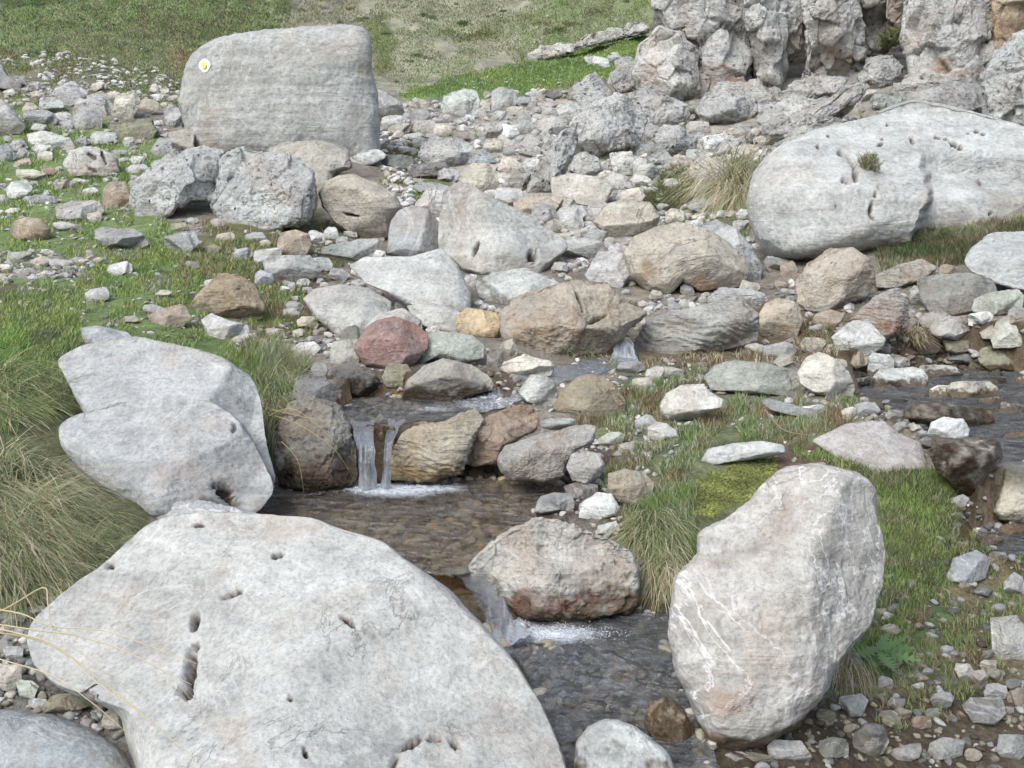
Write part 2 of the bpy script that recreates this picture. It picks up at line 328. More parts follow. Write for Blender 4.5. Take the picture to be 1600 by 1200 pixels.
def vnorm(V, Fc):
    n_ = np.cross(V[Fc[:, 1]] - V[Fc[:, 0]], V[Fc[:, 2]] - V[Fc[:, 0]]); o = np.zeros_like(V)
    for k in range(3):
        for c in range(3): o[:, c] += np.bincount(Fc[:, k], n_[:, c], len(V))
    return o / (np.linalg.norm(o, axis=1)[:, None] + 1e-12)
COL = dict(p=(.49,.49,.485), w=(.62,.62,.61), g=(.37,.375,.375), b=(.30,.325,.35), t=(.42,.385,.335), c=(.54,.505,.45), n=(.30,.25,.20), r=(.40,.255,.235),
           k=(.17,.17,.165), d=(.12,.10,.08), o=(.27,.26,.19), e=(.39,.41,.37), y=(.52,.42,.27))
ROCKS = []            # (poly, name, cx, cy, w, h, object)
def radial(poly, cx, cy, n_=720, soft=3):
    th = np.linspace(0, 2 * np.pi, n_, endpoint=False); R = np.zeros(n_); dx, dy = np.cos(th), np.sin(th)
    for k in range(len(poly)):
        x1, y1 = poly[k][0] - cx, poly[k][1] - cy; x2, y2 = poly[(k + 1) % len(poly)][0] - cx, poly[(k + 1) % len(poly)][1] - cy
        ex, ey = x2 - x1, y2 - y1; den = dx * ey - dy * ex; den = np.where(abs(den) < 1e-9, 1e-9, den)
        t_ = (x1 * ey - y1 * ex) / den; s_ = (x1 * dy - y1 * dx) / den
        ok = (s_ >= -1e-6) & (s_ <= 1 + 1e-6) & (t_ > 0); R = np.where(ok, np.maximum(R, t_), R)
    R[R == 0] = R[R > 0].mean()
    m_ = soft; kk = m_ + 1 - np.abs(np.arange(-m_, m_ + 1.)); kk /= kk.sum(); Rp = np.concatenate([R[-m_:], R, R[:m_]]); return np.convolve(Rp, kk, 'valid')
STEP = {'great_boulder': ((1438, 262), (1454, 300), (1425, 372), .30)}
def rock(name, label, poly, col='p', style='smooth', Y=None, tilt=.6, thick=.85, box=.75, facets=5, fs=None, amp=.045, sink=.10, wet=None, seed=None,
         lvl_=None, cat='rock', parent=None, short=None, group=None, pits=(), stain=None, ctr=None, karst=0, cut=.62, ridge=0.0, mask=True, grooves=()):
    seed = seed if seed is not None else (int(abs(poly[0][0]) * 7 + abs(poly[0][1]) * 13 + len(poly)) % 9973); rg = np.random.default_rng(seed)
    xs = [p[0] for p in poly]; ys = [p[1] for p in poly]; x0, x1, y0, y1 = min(xs), max(xs), min(ys), max(ys)
    if ctr: cx, cy = ctr
    else:
        gx, gy = np.meshgrid(np.linspace(x0, x1, 40), np.linspace(y0, y1, 40)); m = inpoly(gx, gy, poly); cx, cy = gx[m].mean(), gy[m].mean()
    w, h = x1 - x0, y1 - y0; size = math.sqrt(w * h)
    if Y is None:
        yh = hitY(cx, min(y1, 1190) - sink * h); Y0 = yh / (1 - tilt * (y1 - cy) / F)
    else: Y0 = Y
    s = Y0 / F; half = size / 2 * s
    L = lvl_ or (8 if size > 400 else 7 if size > 110 else 6 if size > 45 else 5 if size > 14 else 4)
    D, Fc = ico(L); R = radial(poly, cx, cy, soft=12 if style in ('smooth', 'vein') and size > 150 else 3)
    r = np.hypot(D[:, 0], D[:, 1]); th = np.arctan2(D[:, 1], D[:, 0]) % (2 * np.pi)
    Rt = np.interp(th, np.linspace(0, 2 * np.pi, len(R) + 1), np.append(R, R[0]))
    # round the in-plane shape as it nears the middle so single corners do not run to the centre
    Rm = R.mean(); prx = cx + (Rt * r) * np.cos(th); pry = cy + (Rt * r) * np.sin(th)
    c = np.sign(D[:, 2]) * np.abs(D[:, 2]) ** box      # +c faces the camera
    a_ = (prx - cx) / (w / 2); b_ = -(pry - cy) / (h / 2)
    fl = [np.array(q, float) for q in (fs or [])]
    for k in range(facets):
        d3 = rg.normal(size=3); d3[2] = abs(d3[2]) + .55; d3[1] += .15; d3 /= np.linalg.norm(d3); fl.append(np.array([*d3, cut + .22 * rg.random()]))
    front = D[:, 2] > 0; cf = c.copy()
    for q in fl:
        pl = (q[3] - q[0] * a_ - q[1] * b_) / max(q[2], .15); pl = np.maximum(pl, 0.04)
        kk = .07; hh = np.clip(.5 + .5 * (pl - cf) / kk, 0, 1); cf = np.where(front, pl * (1 - hh) + cf * hh - kk * hh * (1 - hh), cf)
    c = np.where(front, cf, c)
    for q in range(3):
        d3 = rg.normal(size=3); d3[2] = -abs(d3[2]) - .5; d3 /= np.linalg.norm(d3)
        pl = (.7 - d3[0] * a_ - d3[1] * b_) / d3[2]; c = np.where(~front, np.maximum(c, np.minimum(pl, -.04)), c)
    if name in STEP:                              # a broken-back face behind an edge line
        (ex0, ey0), (ex1, ey1), (ex2, ey2), dp_ = STEP[name]; lx = np.interp(pry, [ey0, ey1, ey2], [ex0, ex1, ex2]) + 6 * perlin(np.stack([pry / 14, 0 * pry, 0 * pry], -1))
        c = np.where(front, c - dp_ * sstep(-3, 7, prx - lx) * sstep(ey0 - 30, ey0 + 14, pry), c)
    Yv = Y0 + tilt * (cy - pry) * s - c * thick * half
    P = pt(prx, pry, Yv); nrm = vnorm(P, Fc)
    if (nrm * (P - P.mean(0))).sum() < 0: Fc = Fc[:, ::-1]; nrm = -nrm
    q = P / half; o3 = rg.random(3) * 50
    disp = amp * (1.1 * fbm(q * 1.1 + o3, 3) + .5 * fbm(q * 4.2 + o3, 4 if L > 5 else 3, .55))
    disp += .22 * amp * fbm(q * 16 + o3, 3)
    if style in ('strata',):
        ax = np.array([.25, .2, 1.]); ax /= np.linalg.norm(ax); tt = (q @ ax) * 7 + fbm(q * 1.5 + o3, 2) * 1.5; disp += amp * .8 * (np.abs((tt % 1) - .5) * 2 - .5) ** 1
    if karst:
        rd = fbm(q * np.array([3.2, 3.2, 2.4]) + o3, 6, .55, True); disp += karst * .028 * rd
        if size > 24:
            pk = perlin(q * 12 + o3); disp -= karst * (.012 if style == 'crag' else .035) * sstep(.30, .5, pk)
        ncell = int(np.clip(size / (1.6 if style == 'crag' else 3), 12, 150)); sd = rg.uniform(-1, 1, (ncell, 3)) * (np.abs(q - q.mean(0)).max(0)) + q.mean(0); best = np.full(len(q), 1e9); sec = best.copy(); bi = np.zeros(len(q), int)
        blk = 1.25 if style == 'crag' else 1.0; qq = q + (.05 if style == 'crag' else .1) * np.stack([perlin(q * 4 + o3 + 3 * j) for j in range(3)], -1)
        for j in range(ncell):
            dd = ((qq - sd[j]) ** 2).sum(1); mm = dd < best; sec = np.where(mm, best, np.minimum(sec, dd)); best = np.where(mm, dd, best); bi[mm] = j
        bd_ = np.sqrt(sec) - np.sqrt(best); gate = sstep(-.2, .3, perlin(q * 1.7 + o3 + 31)); disp -= karst * (.05 if style == 'crag' else .02) * (1 - sstep(0, .05, bd_)) * gate
        tl = rg.normal(0, 1, (ncell, 3)); disp += blk * karst * .16 * np.clip((tl[bi] * (qq - sd[bi])).sum(1), -.3, .3) + blk * karst * .025 * rg.normal(size=ncell)[bi]
    if ridge:
        cr = np.abs(perlin(q * np.array([2.2, 2.2, 1.1]) + o3)); disp -= ridge * (1 - sstep(0, .09, cr))
        cr = np.abs(perlin(q * np.array([5., 5., 3.]) + o3 + 7)); disp -= ridge * .4 * (1 - sstep(0, .08, cr))
    hole = np.zeros(len(P))
    for (hx, hy, hw, hh_, ang, dp) in pits:      # hollows worn in the face
        ca, sa = math.cos(math.radians(ang)), math.sin(math.radians(ang)); ex = (prx - hx) * ca + (pry - hy) * sa; ey = -(prx - hx) * sa + (pry - hy) * ca; w1 = np.stack([prx / 7, pry / 7, 0 * prx + hx], -1); near_ = (np.abs(prx - hx) < 4 * hw + 4 * hh_) & (np.abs(pry - hy) < 4 * hw + 4 * hh_); na = np.zeros(len(prx)); nb = na.copy(); na[near_] = fbm(w1[near_], 3); nb[near_] = fbm(w1[near_] + 5, 3); ex = ex + na * .4 * hw; ey = ey + nb * .5 * max(hh_, 2.5)
        jit = 1 + .35 * perlin(np.stack([prx / (hw + 3), pry / (hh_ + 3), 0 * prx], -1) + o3)
        g = np.exp(-((ex / hw) ** 2 + (ey / hh_) ** 2) ** 1.8 * jit) * front; disp -= g * dp * 3.4; hole = np.maximum(hole, g)
    P = P + nrm * (disp * half)[:, None]
    wv = np.zeros(len(P)); zmin = P[:, 2].min()
    if wet:
        wz, wh = wet; nn = perlin(q * 3 + o3) * wh * .5 + perlin(q * 9 + o3) * wh * .25; wv = 1 - sstep(wz + wh * .5, wz + wh, P[:, 2] + nn)
    sv = np.zeros(len(P)); scol = np.tile(np.array([.3, .15, .08]), (len(P), 1))
    for st in (stain or []):                     # mineral stains with a shape of their own: px, py, rx, ry, colour, strength
        g = np.exp(-(((prx - st[0]) / st[2]) ** 2 + ((pry - st[1]) / st[3]) ** 2) * .6); g = .85 * min(st[5], 1) * sstep(.35, 1.25, g + .6 * fbm(q * 3.6 + o3, 5, .62)) * (front if st[5] < 2 else 1)
        scol = np.where((g > sv)[:, None], np.array(st[4]), scol); sv = np.maximum(sv, g)
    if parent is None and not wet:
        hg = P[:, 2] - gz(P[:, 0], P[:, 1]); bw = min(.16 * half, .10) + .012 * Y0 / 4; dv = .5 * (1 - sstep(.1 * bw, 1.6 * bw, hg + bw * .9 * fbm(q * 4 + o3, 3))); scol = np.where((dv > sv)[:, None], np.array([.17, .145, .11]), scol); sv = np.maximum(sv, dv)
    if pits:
        hv = sstep(.25, .6, hole) * .97; scol = np.where((hv > sv)[:, None], np.array([.07, .052, .04]), scol); sv = np.maximum(sv, hv)  # soil tone in the hollows, also painted dark as shade their shallow relief lacks
    loc = (P[:, 0].mean(), P[:, 1].mean(), np.quantile(P[:, 2], .03))
    o = mesh(name, P, Fc, M[style], parent, loc, True, dict(wet=wv, stain=sv), dict(stain_shade_col=scol))  # stain holds stains plus the soil tone and painted shade of the hollows
    cc = COL[col] if isinstance(col, str) else col; j = 1.03 + (rg.random() - .5) * .1; o.color = (cc[0] * j * .985, cc[1] * j * 1.012, cc[2] * j * .985, 1)
    o.pass_index = int(np.clip(100 * (2.3 / Y0) ** .8 * 1.3, 8, 160))
    if parent is None: tag(o, label, cat, group)
    elif label: tag(o, label)
    if mask: ROCKS.append([poly, short, cx, cy, w, h, o])
    return o
# ------------------------------------------------------------------ the ground sheet with its zones of turf, soil, scree and gravel
ZONES = [  # later ones lie over earlier ones: outline in the photograph, albedo, ragged edge (px), kind
 ([(-600,-400),(2200,-400),(2200,1600),(-600,1600)], (.215,.195,.165), 0),                                # stony soil
 ([(-600,-300),(470,-300),(440,60),(300,130),(120,160),(-600,170)], (.15,.185,.095), 38),                # dark turf hill
 ([(-600,-300),(60,-300),(20,30),(-600,60)], (.12,.15,.075), 38),
 ([(180,30),(420,0),(300,120),(150,110),(60,70)], (.135,.125,.08), 38),
 ([(430,-300),(1060,-300),(1040,40),(900,90),(700,150),(600,160),(570,60)], (.24,.24,.175), 38),          # scree slope
 ([(760,-300),(1100,-300),(1040,40),(900,75),(800,95),(840,30)], (.15,.18,.09), 38),
 ([(560,30),(610,20),(620,90),(590,120)], (.10,.12,.05), 10),
 ([(640,140),(700,128),(800,100),(900,80),(1010,55),(1000,110),(900,125),(830,150),(700,158),(620,152)], (.11,.19,.06), 5),  # bright meadow
 ([(260,70),(320,80),(290,130),(270,110)], (.20,.11,.075), 5),
 ([(-600,85),(120,80),(290,110),(290,170),(-600,165)], (.15,.145,.10), 12),
 ([(-600,165),(90,165),(280,230),(240,330),(330,400),(360,520),(430,560),(400,620),(300,560),(120,520),(60,600),(-600,640)], (.14,.195,.075), 14),
 ([(-600,395),(60,395),(150,405),(130,430),(-600,440)], (.22,.21,.19), 6),
 ([(330,350),(500,340),(590,400),(500,440),(500,520),(430,540),(330,480),(260,420)], (.12,.125,.06), 16),
 ([(600,200),(850,160),(1180,180),(1200,260),(1170,300),(1150,420),(900,400),(700,300)], (.34,.325,.295), 12),
 ([(440,380),(520,410),(490,470),(500,500),(440,500),(400,450)], (.13,.095,.065), 10),
 ([(-600,440),(120,450),(130,560),(80,620),(120,740),(240,800),(230,860),(120,960),(-600,980)], (.12,.125,.065), 10),
 ([(350,540),(480,560),(470,660),(430,760),(400,700),(410,600)], (.09,.115,.045), 8),
 ([(580,190),(660,190),(700,215),(640,250),(590,240)], (.14,.11,.07), 8),
 ([(640,225),(760,205),(700,250),(640,250)], (.09,.14,.05), 8),
 ([(600,270),(720,285),(690,320),(620,310)], (.13,.14,.07), 8),
 ([(980,250),(1100,260),(1180,280),(1170,400),(1060,360),(960,330)], (.12,.13,.07), 10),
 ([(1030,150),(1130,160),(1120,200),(1010,200)], (.13,.135,.08), 10),
 ([(1080,140),(1230,110),(1420,70),(1540,90),(1520,170),(1200,220),(1080,200)], (.27,.255,.215), 14),
 ([(1370,370),(1620,340),(1620,380),(1520,400),(1400,420)], (.11,.125,.06), 8),
 ([(1180,480),(1330,480),(1330,560),(1000,580),(1000,550)], (.15,.12,.085), 10),
 ([(880,640),(1010,560),(1110,560),(1110,620),(1340,620),(1350,700),(1400,740),(1500,740),(1520,850),(1480,1000),(1340,1130),(1260,1120),(1100,1000),(1000,960),(960,860),(960,720)], (.15,.17,.09), 12),
 ([(900,680),(960,690),(960,760),(1010,740),(1000,860),(930,800)], (.12,.09,.06), 8),
 ([(1190,690),(1290,690),(1320,730),(1200,740)], (.14,.10,.075), 8),
 ([(1490,760),(1640,800),(1640,980),(1560,1130),(1330,1170),(1400,1060),(1470,950)], (.14,.125,.075), 12),
 ([(1380,760),(1480,780),(1490,950),(1450,1030),(1380,1060),(1340,1040)], (.10,.14,.06), 8),
 ([(1250,1100),(1660,1060),(1660,1400),(1100,1400),(1180,1180)], (.085,.07,.05), 10),
 ([(-500,940),(60,960),(200,1110),(220,1400),(-500,1400)], (.17,.165,.15), 8),
]
def zone_cols(px, py, P3):
    col = np.zeros((len(px), 3)); j1 = fbm(np.stack([px / 26, py / 20, 0 * px], -1), 4, .6); j2 = fbm(np.stack([px / 26, py / 20, 0 * px + 40], -1), 4, .6)
    for poly, c, e in ZONES:
        acc = 0
        for k in range(3):
            s = 1 + .35 * (k - 1); acc = acc + inpoly(px + j1 * e * 1.6 * s, py + j2 * e * 1.2 * s, poly) / 3.0
        acc = np.asarray(acc)[:, None]; col = col * (1 - acc) + np.array(c) * acc
    return col
Pg = np.stack([XX.ravel(), YY.ravel(), ZZ.ravel()], -1); gpx, gpy = proj(Pg)
gcol = zone_cols(np.clip(gpx, -500, 2100), np.clip(gpy, -290, 1390), Pg)
nearf = sstep(9, 24, Pg[:, 1]); big = fbm(np.stack([Pg[:, 0] * .35, Pg[:, 1] * .16, 0 * Pg[:, 0]], -1), 5, .65)
dirt = nearf * sstep(.05, .5, big) * (.35 + .5 * sstep(380, 500, gpx)); green = (gpy < 150) & (gpx < 1050)
gcol = gcol * (1 - dirt[:, None] * .5) + dirt[:, None] * .5 * (lambda k_: k_ * np.array([.10, .11, .06]) + (1 - k_) * np.array([.12, .105, .065]))(sstep(380, 500, gpx + 60 * fbm(np.stack([gpx / 50, gpy / 30, 0 * gpx], -1), 3))[:, None])
wetv = np.zeros(len(Pg))
for poly, z, dep in POOLS:
    wp = level_poly(poly, z); m = inpoly(Pg[:, 0], Pg[:, 1], wp); d = seg_dist(Pg[:, 0], Pg[:, 1], wp); wv = np.where(m, 1, 1 - sstep(.03, .16, d + .05 * bedn.ravel())); wetv = np.maximum(wetv, wv)
    bc = np.array([.48, .38, .26]) if z in (Z_MID, Z_UP) else np.array([.40, .38, .34]); gcol[m] = gcol[m] * .2 + .8 * bc
i0 = np.arange(NW - 1)[:, None] * NU + np.arange(NU - 1)[None]; gf = np.stack([i0, i0 + 1, i0 + NU + 1, i0 + NU], -1).reshape(-1, 4)
ground = mesh("ground", Pg, gf, M['ground'], None, None, True, dict(wet=wetv), dict(gcol=gcol)); tag(ground, "stony mountain ground with turf, bare soil and scree climbing to the slope behind", "ground", kind="structure")

# ------------------------------------------------------------------ big named rocks: outline, distance from where it meets the ground, thickness
WL, WM, WU, WR = (Z_LOW, .09), (Z_MID, .10), (Z_UP, .07), (Z_RIV, .06)
rust = (.20, .085, .045); och = (.40, .24, .09); brn = (.19, .13, .08)
rock("foreground_boulder", "huge smooth pale grey boulder filling the bottom left foreground with dark slit holes",
 [(38,985),(52,965),(100,930),(150,895),(200,845),(240,808),(300,799),(400,802),(490,808),(530,826),(600,845),(640,880),(700,925),(760,985),(800,1030),(840,1090),(865,1140),(885,1200),(900,1330),(225,1330),(215,1200),(196,1150),(190,1110),(140,1090),(90,1075),(55,1050),(45,1010)],
 (.43,.43,.425), 'smooth', Y=1.66, tilt=.95, thick=.42, box=.62, facets=0, fs=[(.55,.1,.75,.62),(-.5,.35,.75,.66),(.05,.62,.75,.72)], amp=.016, cat='boulder', short='foreground boulder',
 pits=[(296,1045,8,30,8,.035),(289,1078,9,9,0,.03),(304,970,6,12,15,.03),(306,1008,5,6,0,.02),(362,929,16,3.5,-22,.014),(435,867,10,4.5,-20,.02),(545,972,14,4,35,.014),(140,1087,9,7,0,.02),(172,885,6,4,0,.015),(645,1160,20,4.5,-28,.018),(680,1154,12,3.5,0,.014),(713,1163,9,5,25,.022),(453,1090,4,4,0,.012),(478,1174,5,7,0,.014),(620,1188,12,4,-60,.014),(310,820,10,3,0,.008)],
 stain=[(430,820,60,30,(.46,.39,.31),.5),(360,1130,30,35,(.42,.35,.28),.5)])
rock("bluish_boulder", "rounded bluish grey boulder cut off by the bottom left corner",
 [(-140,1100),(-40,1106),(0,1108),(80,1115),(140,1138),(180,1163),(210,1196),(225,1330),(-160,1330)], 'b', 'smooth', Y=1.56, tilt=.9, thick=.5, box=.6, facets=1, amp=.02, cat='boulder', short='bluish corner boulder', seed=5)
rock("veined_boulder", "tall pale boulder with white veins standing right of the lower pool",
 [(1228,727),(1290,725),(1345,740),(1370,765),(1367,800),(1382,850),(1376,910),(1357,980),(1312,1040),(1292,1085),(1250,1130),(1190,1165),(1130,1176),(1096,1155),(1083,1110),(1052,1050),(1040,985),(1048,905),(1090,866),(1090,832),(1130,815),(1165,790),(1200,752)],
 (.43,.415,.40), 'vein', tilt=.55, thick=.48, box=.42, facets=0, fs=[(.8,-.1,.55,.80),(-.35,.6,.7,.78)], amp=.04, cat='boulder', short='veined boulder', sink=.03, seed=11,
 stain=[(1130,1090,50,35,(.30,.20,.13),.7),(1110,1150,34,20,(.27,.17,.11),.7),(1200,1000,60,90,(.40,.32,.25),.4)], wet=(Z_LOW,.04))
rock("bank_boulder", "upper of the two big smooth grey boulders on the left stream bank",
 [(86,563),(130,538),(215,527),(300,545),(350,560),(393,588),(408,625),(415,690),(432,750),(420,775),(330,760),(220,700),(140,660),(122,630),(104,592)],
 (.40,.405,.415), 'smooth', Y=3.15, tilt=1.0, thick=.55, box=.6, facets=0, fs=[(-.2,.62,.75,.6),(.85,-.1,.5,.62)], amp=.025, cat='boulder', short='left bank boulders', seed=3, wet=(Z_MID,.1))
rock("bank_boulder", "lower and nearer of the two smooth grey boulders on the left stream bank",
 [(88,666),(120,648),(190,628),(262,621),(330,630),(375,658),(398,690),(422,745),(430,765),(405,800),(385,806),(300,812),(230,815),(200,790),(150,770),(125,735),(98,702)],
 (.38,.385,.395), 'smooth', Y=2.84, tilt=.85, thick=.5, box=.6, facets=0, fs=[(-.1,.7,.7,.6),(.7,-.3,.6,.66)], amp=.03, cat='boulder', short='left bank boulders', seed=8,
 pits=[(352,770,18,9,40,.06),(365,668,4,10,10,.015)], stain=[(330,665,26,14,(.38,.33,.27),.6),(270,740,60,26,(.36,.30,.26),.5),(415,795,20,14,(.25,.2,.17),.6)], wet=(Z_MID,.1))
rock("ledge_slab", "low pale ledge rock squeezed between the bank boulder and the foreground boulder",
 [(200,785),(260,780),(330,782),(390,800),(430,812),(420,850),(250,860),(215,820)], (.43,.44,.46), 'vein', Y=2.6, tilt=1.2, thick=.5, cat='rock', seed=4, facets=2)
rock("grey_slab", "small bluish grey slab peeping out behind the upper left bank boulder", [(125,512),(150,508),(200,520),(215,535),(180,550),(135,550),(128,530)], (.33,.35,.38), 'smooth', tilt=.8, seed=2)
rock("pool_boulder", "pale angular boulder with a rusty wet foot between the middle and lower pools",
 [(733,885),(760,860),(800,830),(836,810),(872,812),(950,840),(985,860),(1001,890),(1000,940),(985,962),(900,975),(820,975),(790,945),(750,915),(738,902)],
 (.50,.48,.455), 'rough', Y=2.33, tilt=.4, thick=.7, facets=0, fs=[(.1,.85,.5,.42),(-.75,.1,.65,.62),(.35,-.1,.9,.72)], amp=.05, karst=.5, cat='boulder', short='pool boulder', seed=21,
 wet=(Z_LOW+.0,.085), stain=[(860,942,150,18,(.16,.08,.055),1.0),(960,900,40,50,(.36,.27,.19),.5)])
rock("trail_boulder", "enormous flat-topped grey boulder on the left skyline bearing a painted trail mark",
 [(282,140),(288,108),(308,76),(335,60),(430,47),(500,39),(550,38),(570,43),(581,66),(580,92),(577,98),(586,135),(592,185),(596,262),(540,262),(430,258),(330,256),(300,236),(288,200),(279,165)],
 (.36,.365,.36), 'smooth', tilt=.15, thick=.6, box=.33, facets=0, amp=.028, cat='boulder', short='trail-marked boulder', seed=31, sink=.12,
 stain=[(325,195,22,40,(.33,.27,.21),.9),(560,200,26,50,(.27,.25,.23),.5),(565,105,12,14,(.22,.2,.12),.8)])
rock("karst_boulder", "dark pitted limestone boulder, left half of the pair below the trail-marked boulder",
 [(205,318),(212,280),(240,255),(275,238),(320,230),(350,236),(352,270),(345,300),(330,312),(298,312),(268,335),(240,345),(215,346)], (.46,.465,.47), 'karst', tilt=.9, thick=.8, amp=.035, karst=.8, cat='boulder', short='pitted boulders', seed=41, sink=.05)
rock("karst_boulder", "pitted light grey limestone block with a steep face right of its darker twin",
 [(330,320),(340,290),(345,250),(380,232),(430,240),(468,247),(488,270),(493,320),(482,350),(430,362),(370,364),(342,352)], (.49,.50,.51), 'karst', tilt=.4, thick=.8, box=.45, amp=.03, karst=.7, cat='boulder', short='pitted boulders', seed=43)
rock("low_slab", "flat tan grey slab with a grass tuft lying against the foot of the trail-marked boulder", [(415,232),(440,222),(505,220),(545,235),(550,262),(520,272),(515,300),(480,300),(470,262),(430,250)], (.36,.34,.30), 'rough', tilt=1.3, seed=4, short='low tan slab')
rock("egg_boulder", "smooth tan egg shaped boulder leaning to the right beside the pitted boulders",
 [(499,302),(508,285),(528,274),(552,272),(590,287),(618,305),(629,325),(612,345),(606,372),(580,378),(550,366),(522,347),(503,322)], (.36,.325,.28), 'smooth', tilt=.3, thick=1.0, facets=3, amp=.03, cat='boulder', short='egg boulder', pits=[(548,336,11,2.5,10,.05)], stain=[(570,372,40,12,brn,.8)])
rock("upright_stone", "upright grey rounded stone between the egg boulder and the big angular boulder",
 [(603,398),(606,370),(612,345),(625,328),(645,320),(668,326),(684,345),(689,370),(685,400),(650,410)], (.33,.345,.36), 'smooth', tilt=.3, facets=3, amp=.03, short='upright grey stone')
rock("angular_boulder", "big pale angular boulder with a peaked top in the centre of the scene",
 [(688,335),(692,300),(712,284),(738,290),(770,310),(805,325),(845,350),(875,370),(887,385),(868,405),(842,437),(800,432),(752,434),(725,422),(700,397),(686,388)],
 (.41,.41,.40), 'smooth', tilt=.5, thick=.9, facets=0, fs=[(-.55,.2,.8,.42),(.45,.5,.75,.45),(.1,-.3,.9,.7)], amp=.035, cat='boulder', short='angular boulder', seed=51, pits=[(832,400,8,10,20,.06),(744,388,3,12,20,.03)], stain=[(760,420,30,14,(.38,.3,.22),.5)])
rock("pale_slab", "large tilted pale slab lying below the big angular boulder", [(547,414),(572,402),(640,401),(690,388),(716,415),(737,460),(737,490),(700,500),(650,485),(600,455),(570,442)],
 (.44,.445,.44), 'smooth', tilt=1.2, thick=.6, facets=2, amp=.03, short='pale slabs', seed=6)
rock("pale_slab", "pale pointed slab reaching left into the turf above the red rock", [(472,467),(490,452),(530,444),(575,450),(612,472),(610,500),(570,525),(535,534),(512,512),(490,492)], (.44,.435,.42), 'smooth', tilt=1.1, thick=.6, facets=2, amp=.03, short='pale slabs', seed=9)
rock("pale_block", "pale block with a white vein wedged between the slabs and the red rock", [(635,478),(665,472),(700,480),(745,500),(748,520),(720,525),(690,520),(650,505)], (.46,.45,.43), 'smooth', tilt=.6)
rock("pale_block", "pale block tucked behind the left side of the red rock", [(570,512),(590,492),(630,482),(660,500),(660,530),(600,540)], (.42,.40,.38), 'smooth', tilt=.5)
rock("red_rock", "dusky red stained rock beside the upper pool, the only red one", [(552,545),(568,514),(590,500),(615,494),(648,505),(669,522),(668,545),(645,570),(605,580),(570,574)], (.31,.195,.18), 'rough', tilt=.4, short='red rock', facets=4, amp=.035)
rock("greenish_rock", "pale greenish grey rock right of the red rock", [(638,540),(650,525),(690,517),(735,522),(758,540),(756,560),(720,568),(680,560),(645,575)], COL['e'], 'rough', tilt=.5, short='greenish rock')
rock("domed_rock", "domed pale brown rock at the head of the upper pool", [(628,622),(636,595),(662,571),(692,560),(735,570),(762,586),(775,606),(740,618),(702,634),(660,632)], (.40,.375,.34), 'rough', tilt=.4, short='domed rock', wet=WU, facets=5)
rock("tan_boulder", "broad craggy tan boulder standing over the stream in the middle",
 [(780,492),(800,466),(850,449),(900,437),(950,440),(975,470),(1012,490),(985,512),(968,535),(935,562),(860,562),(820,556),(790,545),(783,515)], (.41,.36,.30), 'rough', tilt=.45, thick=.85, facets=6, amp=.06, karst=.35, cat='boulder', short='tan boulder', seed=61,
 pits=[(905,470,3,16,-20,.04),(935,497,16,3,-25,.04)], stain=[(850,520,70,26,(.30,.20,.12),.7)])
rock("round_boulder", "rounded cream and tan boulder propped on stones below the grass tussock",
 [(975,398),(990,370),(1020,355),(1060,347),(1100,355),(1135,375),(1162,400),(1172,428),(1162,448),(1120,452),(1095,455),(1065,440),(1045,464),(1010,458),(985,432)], (.45,.41,.35), 'rough', tilt=.3, thick=.95, facets=5, amp=.035, cat='boulder', short='round boulder', seed=66,
 stain=[(1090,450,28,24,(.38,.22,.11),1.0),(1000,435,30,28,(.25,.18,.11),.9)])
rock("leaning_slab", "thin grey slab leaning against the back of the round boulder", [(1091,352),(1120,343),(1150,358),(1175,388),(1192,420),(1186,448),(1165,448),(1140,410),(1110,370)], (.38,.385,.39), 'smooth', tilt=.3, short='leaning slab')
rock("layered_slab", "long grey slab with slanting layers lying right of the little cascade",
 [(988,542),(1010,506),(1050,486),(1110,476),(1160,469),(1187,490),(1183,532),(1150,542),(1100,552),(1040,562),(1000,564)], (.34,.335,.32), 'strata', tilt=.6, thick=.7, facets=4, amp=.05, short='layered slab', seed=70)
rock("great_boulder", "giant pale whale-backed boulder at the right edge with a grass clump in its crack",
 [(1168,302),(1180,265),(1215,232),(1270,206),(1350,185),(1395,165),(1425,156),(1480,165),(1550,183),(1600,198),(1720,230),(1760,300),(1720,430),(1600,425),(1500,420),(1440,412),(1400,400),(1330,396),(1290,402),(1220,413),(1196,396),(1176,360)],
 (.44,.445,.445), 'smooth', tilt=.45, thick=.75, box=.6, facets=0, fs=[(.1,.7,.7,.66)], amp=.024, Y=7.75, cat='boulder', short='great right boulder', seed=81, sink=.05,
 pits=[(1314,238,5,4,20,.025),(1322,243,9,3,20,.03),(1332,254,8,3.5,55,.03),(1337,268,4,6,0,.03),(1337,279,4,6,-10,.025),(1322,283,8,4,5,.025),(1361,325,3,9,12,.02),(1363,340,2.5,6,-30,.02),(1295,212,2.5,3,0,.012),(1279,228,2.5,3.5,0,.012),(1387,194,2.5,3,0,.012),(1375,228,5,2,-30,.012),(1378,220,3,2,-30,.01),(1466,217,6,2,10,.014),(1478,219,5,2,10,.012),(1490,226,7,3,20,.016),(1500,231,5,2.5,10,.014),(1515,207,4,2,0,.012),(1528,203,4,2.5,0,.012),(1537,208,4,2,0,.012),(1548,334,3,3,0,.014),(1532,284,3,4,0,.012),(1372,250,2.5,4,0,.014),(1373,292,2,4,0,.012),(1368,304,2.5,5,10,.012),(1306,322,2,2,0,.01),(1425,222,3,6,-30,.01)],
 stain=[(1448,300,7,30,(.33,.26,.2),.6),(1345,390,24,18,(.45,.36,.27),.6)])
rock("edge_slab", "broad grey slab at the right edge below the great boulder", [(1503,405),(1520,385),(1545,366),(1600,363),(1720,370),(1720,470),(1620,462),(1560,442),(1535,430),(1515,425)], (.36,.37,.38), 'smooth', tilt=.8, short='right edge slab')
